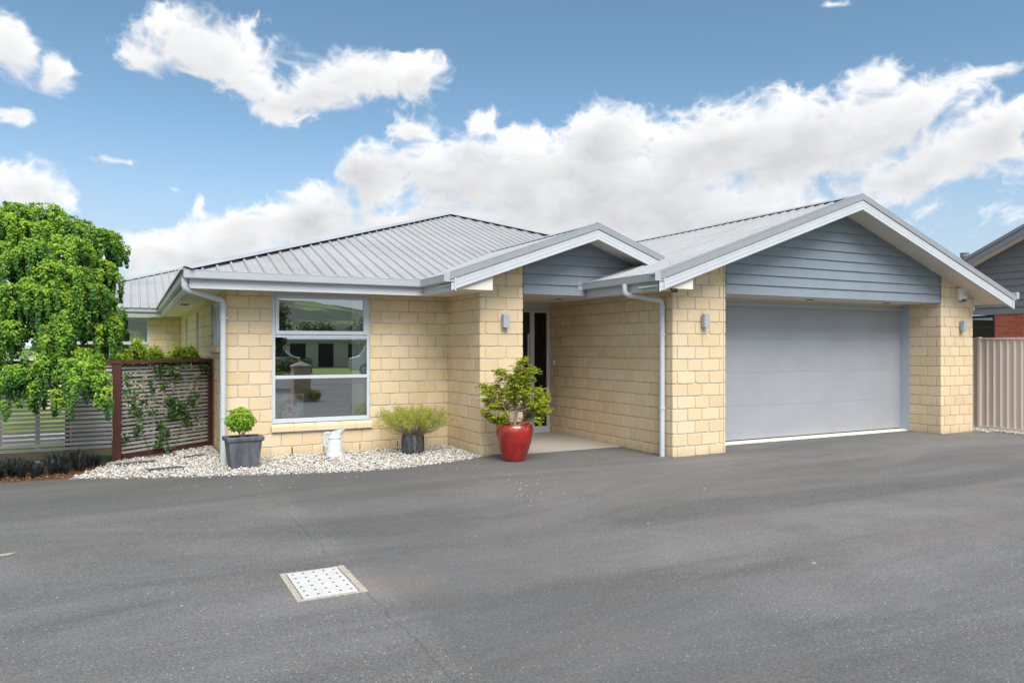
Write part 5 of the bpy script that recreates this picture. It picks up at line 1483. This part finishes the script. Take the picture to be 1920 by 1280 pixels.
w = f.build('window', M['black'], nh); mb = MB(); mb.add([(NX + .05, 10.5, .95), (NX + .05, 11.6, .95), (NX + .05, 11.6, 2.3), (NX + .05, 10.5, 2.3)], [(0, 1, 2, 3)]); mb.build('pane', M['glass_dark'], w)
mb = MB(); mb.tube([(21.0, 12.75, 2.6), (21.0, 12.75, 4.12)], .07, 12); mb.lathe([(.10, 0), (.11, .02), (.11, .10), (.12, .12), (.12, .14), (0, .15)], (21.0, 12.75, 4.12), 14); mb.build('flue', M['trim_dark'], nh)

# pale shed seen through the gap in the tree
shd = thing('garden_shed', (-4.2, 36, 0), 'pale shed with a light roof far behind the fence, seen through the tree', 'shed')
mb = MB(); mb.box(-8, 35.5, -.05, -1.5, 39, 1.62); mb.build('wall', M['white_plastic'], shd)
mb = MB(); mb.prism([(35.2, 1.60), (37.2, 2.35), (39.3, 1.60), (39.3, 1.66), (37.2, 2.42), (35.2, 1.68)], 'x', -8.3, -1.2); mb.build('roof', M['trim'], shd)
mb = MB(); mb.box(-8.3, 35.08, 1.52, -1.2, 35.2, 1.66); mb.build('gutter', M['gutter'], shd)

# ------------------------------------------------------------------ behind the viewpoint, seen in the window glass
pl = thing('gate_pillar', (4.52, -.35, 0), 'squat tan block gate pillar with a pyramid cap, reflected in the front window', 'pillar')
mb = MB()
for (a, b_, nrm) in (((4.28, -.59), (4.76, -.59), (0, -1, 0)), ((4.76, -.59), (4.76, -.11), (1, 0, 0)), ((4.76, -.11), (4.28, -.11), (0, 1, 0)), ((4.28, -.11), (4.28, -.59), (-1, 0, 0))):
    block_wall(mb, a, b_, nrm, 0, .98, [(0, [.30, .18]), (0, [.18, .30])])
w = mb.build('wall', M['block'], pl); mb = MB(); mb.box(4.281, -.589, -.05, 4.759, -.111, .98); mb.build('mortar', M['mortar'], w)
mb = MB(); mb.box(4.24, -.63, .985, 4.80, -.07, 1.04, .006); mb.add([(4.26, -.61, 1.04), (4.78, -.61, 1.04), (4.78, -.09, 1.04), (4.26, -.09, 1.04), (4.52, -.35, 1.17)], [(0, 1, 4), (1, 2, 4), (2, 3, 4), (3, 0, 4)]); mb.build('cap', M['concrete'], pl)


def blob_tree(name, x, y, h, r, label, cat, mat='leaf_dark', n_=5200, trunk=True, lf=.13, zf=.62):
    t_ = thing(name, (x, y, 0), label, cat)
    if trunk: mb = MB(); mb.tube([(x, y, -.1), (x + .1, y, h * .3), (x - .05, y + .1, h * .75)], [r * .10, r * .08, r * .03], 8); mb.build('trunk', M['bark'], t_)
    PP = []; NN_ = []
    for k in range(16):
        c = sph(1)[0] * np.array([r * .62, r * .62, h * (1 - zf) * .75]) + np.array([x, y, h * zf]); d = sph(n_ // 16); PP.append(c + d * r * .42 * np.random.uniform(.5, 1.05, len(d))[:, None]); NN_.append(d + np.array([0, 0, .5]))
    leaf_object('crown', [leaves(np.concatenate(PP), np.concatenate(NN_), lf, .6, None, .2, .6)], M[mat], t_); return t_


blob_tree('street_tree', 4.7, -7.8, 4.3, 1.0, 'dark street tree reflected in the top left of the front window', 'tree')
blob_tree('shrub', 4.75, .30, .34, .24, 'small shrub at the foot of the gate pillar', 'shrub', 'leaf_airy', 900, False, .05, .5)
blob_tree('street_tree', 14.5, -43, 3.2, 2.6, 'broad tree behind the long low house across the street', 'tree', n_=5000, lf=.3)
blob_tree('street_tree', 21, -48, 3.9, 3.0, 'taller tree to the right behind the long low house', 'tree', n_=5000, lf=.3)
blob_tree('street_tree', 6, -44, 4.0, 3.0, 'tree to the left behind the long low house', 'tree', n_=5000, lf=.3)
hh = thing('long_low_house', (15.5, -37, 0), 'long low pale house with dark openings across the street', 'house')
mb = MB(); mb.box(9.5, -41, -.05, 22, -37, 2.1); mb.build('wall', M['cream'], hh)
mb = MB(); mb.prism([(-36.3, 2.05), (-39, 2.75), (-41.6, 2.05), (-41.6, 2.2), (-39, 2.9), (-36.3, 2.2)], 'x', 9.1, 22.4); mb.build('roof', M['trim'], hh)
for x in (11, 13.2, 15.6, 17.6, 19.6): mb = MB(); mb.box(x, -37.02, .5 if x != 13.2 else 0, x + 1.2, -36.97, 1.85); mb.build('window', M['black'], hh)
def vehicle(name, x, y, L, Wd, H, label, cat, van=True, rot=0):
    v = thing(name, (x, y, 0), label, cat); T_ = Matrix.Translation((x, y, 0)) @ Matrix.Rotation(rot, 4, 'Z')
    pf = [(-L / 2, .3), (L / 2, .3), (L / 2, .95), (L / 2 - .55, 1.1), (L / 2 - 1.3, H - .06), (L / 2 - 1.6, H), (-L / 2 + .1, H), (-L / 2, H - .1)] if van else [(-L / 2, .3), (L / 2, .3), (L / 2, .72), (L / 2 - .9, .88), (L / 2 - 1.6, H - .04), (L / 2 - 2.0, H), (-L / 2 + 1.1, H), (-L / 2 + .4, .95), (-L / 2, .9)]
    mb = MB(); mb.prism(pf, 'y', -Wd / 2, Wd / 2); mb.xf(T_); o = mb.build('body', M['car_white'], v); b_ = o.modifiers.new('b', 'BEVEL'); b_.width = .08; b_.segments = 3
    for s in (-1, 1):
        mb = MB(); mb.prism([(L / 2 - 1.0, 1.08), (L / 2 - 1.45, H - .22), (-L / 2 + .6, H - .22), (-L / 2 + .5, 1.08)] if van else [(L / 2 - 1.15, .92), (L / 2 - 1.75, H - .1), (-L / 2 + 1.2, H - .1), (-L / 2 + .65, .92)], 'y', s * (Wd / 2 + .002), s * (Wd / 2 + .008)); mb.xf(T_); mb.build('side_window', M['car_glass'], v)
        for xx in (-L / 2 + .9, L / 2 - .9):
            mb = MB(); mb.tube([(xx, s * (Wd / 2 - .2), .33), (xx, s * (Wd / 2 + .01), .33)], .33, 20); mb.xf(T_); wl = mb.build('wheel', M['rubber'], v); mb = MB(); mb.tube([(xx, s * (Wd / 2 + .005), .33), (xx, s * (Wd / 2 + .02), .33)], .2, 16); mb.xf(T_); mb.build('rim', M['alu'], wl)
    a, b_ = ((L / 2 - .56, 1.13), (L / 2 - 1.27, H - .12)) if van else ((L / 2 - .93, .90), (L / 2 - 1.58, H - .06))
    mb = MB(); mb.add([(a[0] + .02, -Wd / 2 + .15, a[1]), (a[0] + .02, Wd / 2 - .15, a[1]), (b_[0] + .02, Wd / 2 - .2, b_[1]), (b_[0] + .02, -Wd / 2 + .2, b_[1])], [(0, 1, 2, 3)]); mb.xf(T_); mb.build('windscreen', M['car_glass'], v)
    return v
vehicle('parked_van', 13.3, -18.7, 4.8, 1.8, 2.25, 'white van parked across the street, reflected at the right of the window', 'van', True, R(195))
vehicle('parked_car', 8.0, -29.5, 4.3, 1.75, 1.5, 'white car parked beyond the street, reflected at the left of the window', 'car', False, R(180))
P_ = np.random.uniform([4.5, -23.2, .0], [9.6, -22.2, .95], (5000, 3)); P_[:, 2] += .06 * np.sin(P_[:, 0] * 4)
hh2 = thing('hedge', (7, -22.7, 0), 'low green hedge along the far side of the street, in front of the white car', 'hedge')
leafy('foliage', P_, np.tile([0, .5, .8], (5000, 1)), .11, M['leaf_dark'], .6, None, .8, parent=hh2)
mb = MB()
for k in range(9): mb.tube([(4.8 + k * .58, -22.7, -.05), (4.85 + k * .58, -22.7, .7)], [.03, .01], 5)
mb.build('stem', M['bark'], hh2)
for x in (2.09, 2.55, 3.10, 3.70):      # weep slots in the bottom course
    mb = MB(); mb.box(x, MY - .012, .03, x + .012, MY + .004, .125); mb.build('weep_hole', M['black'], house)
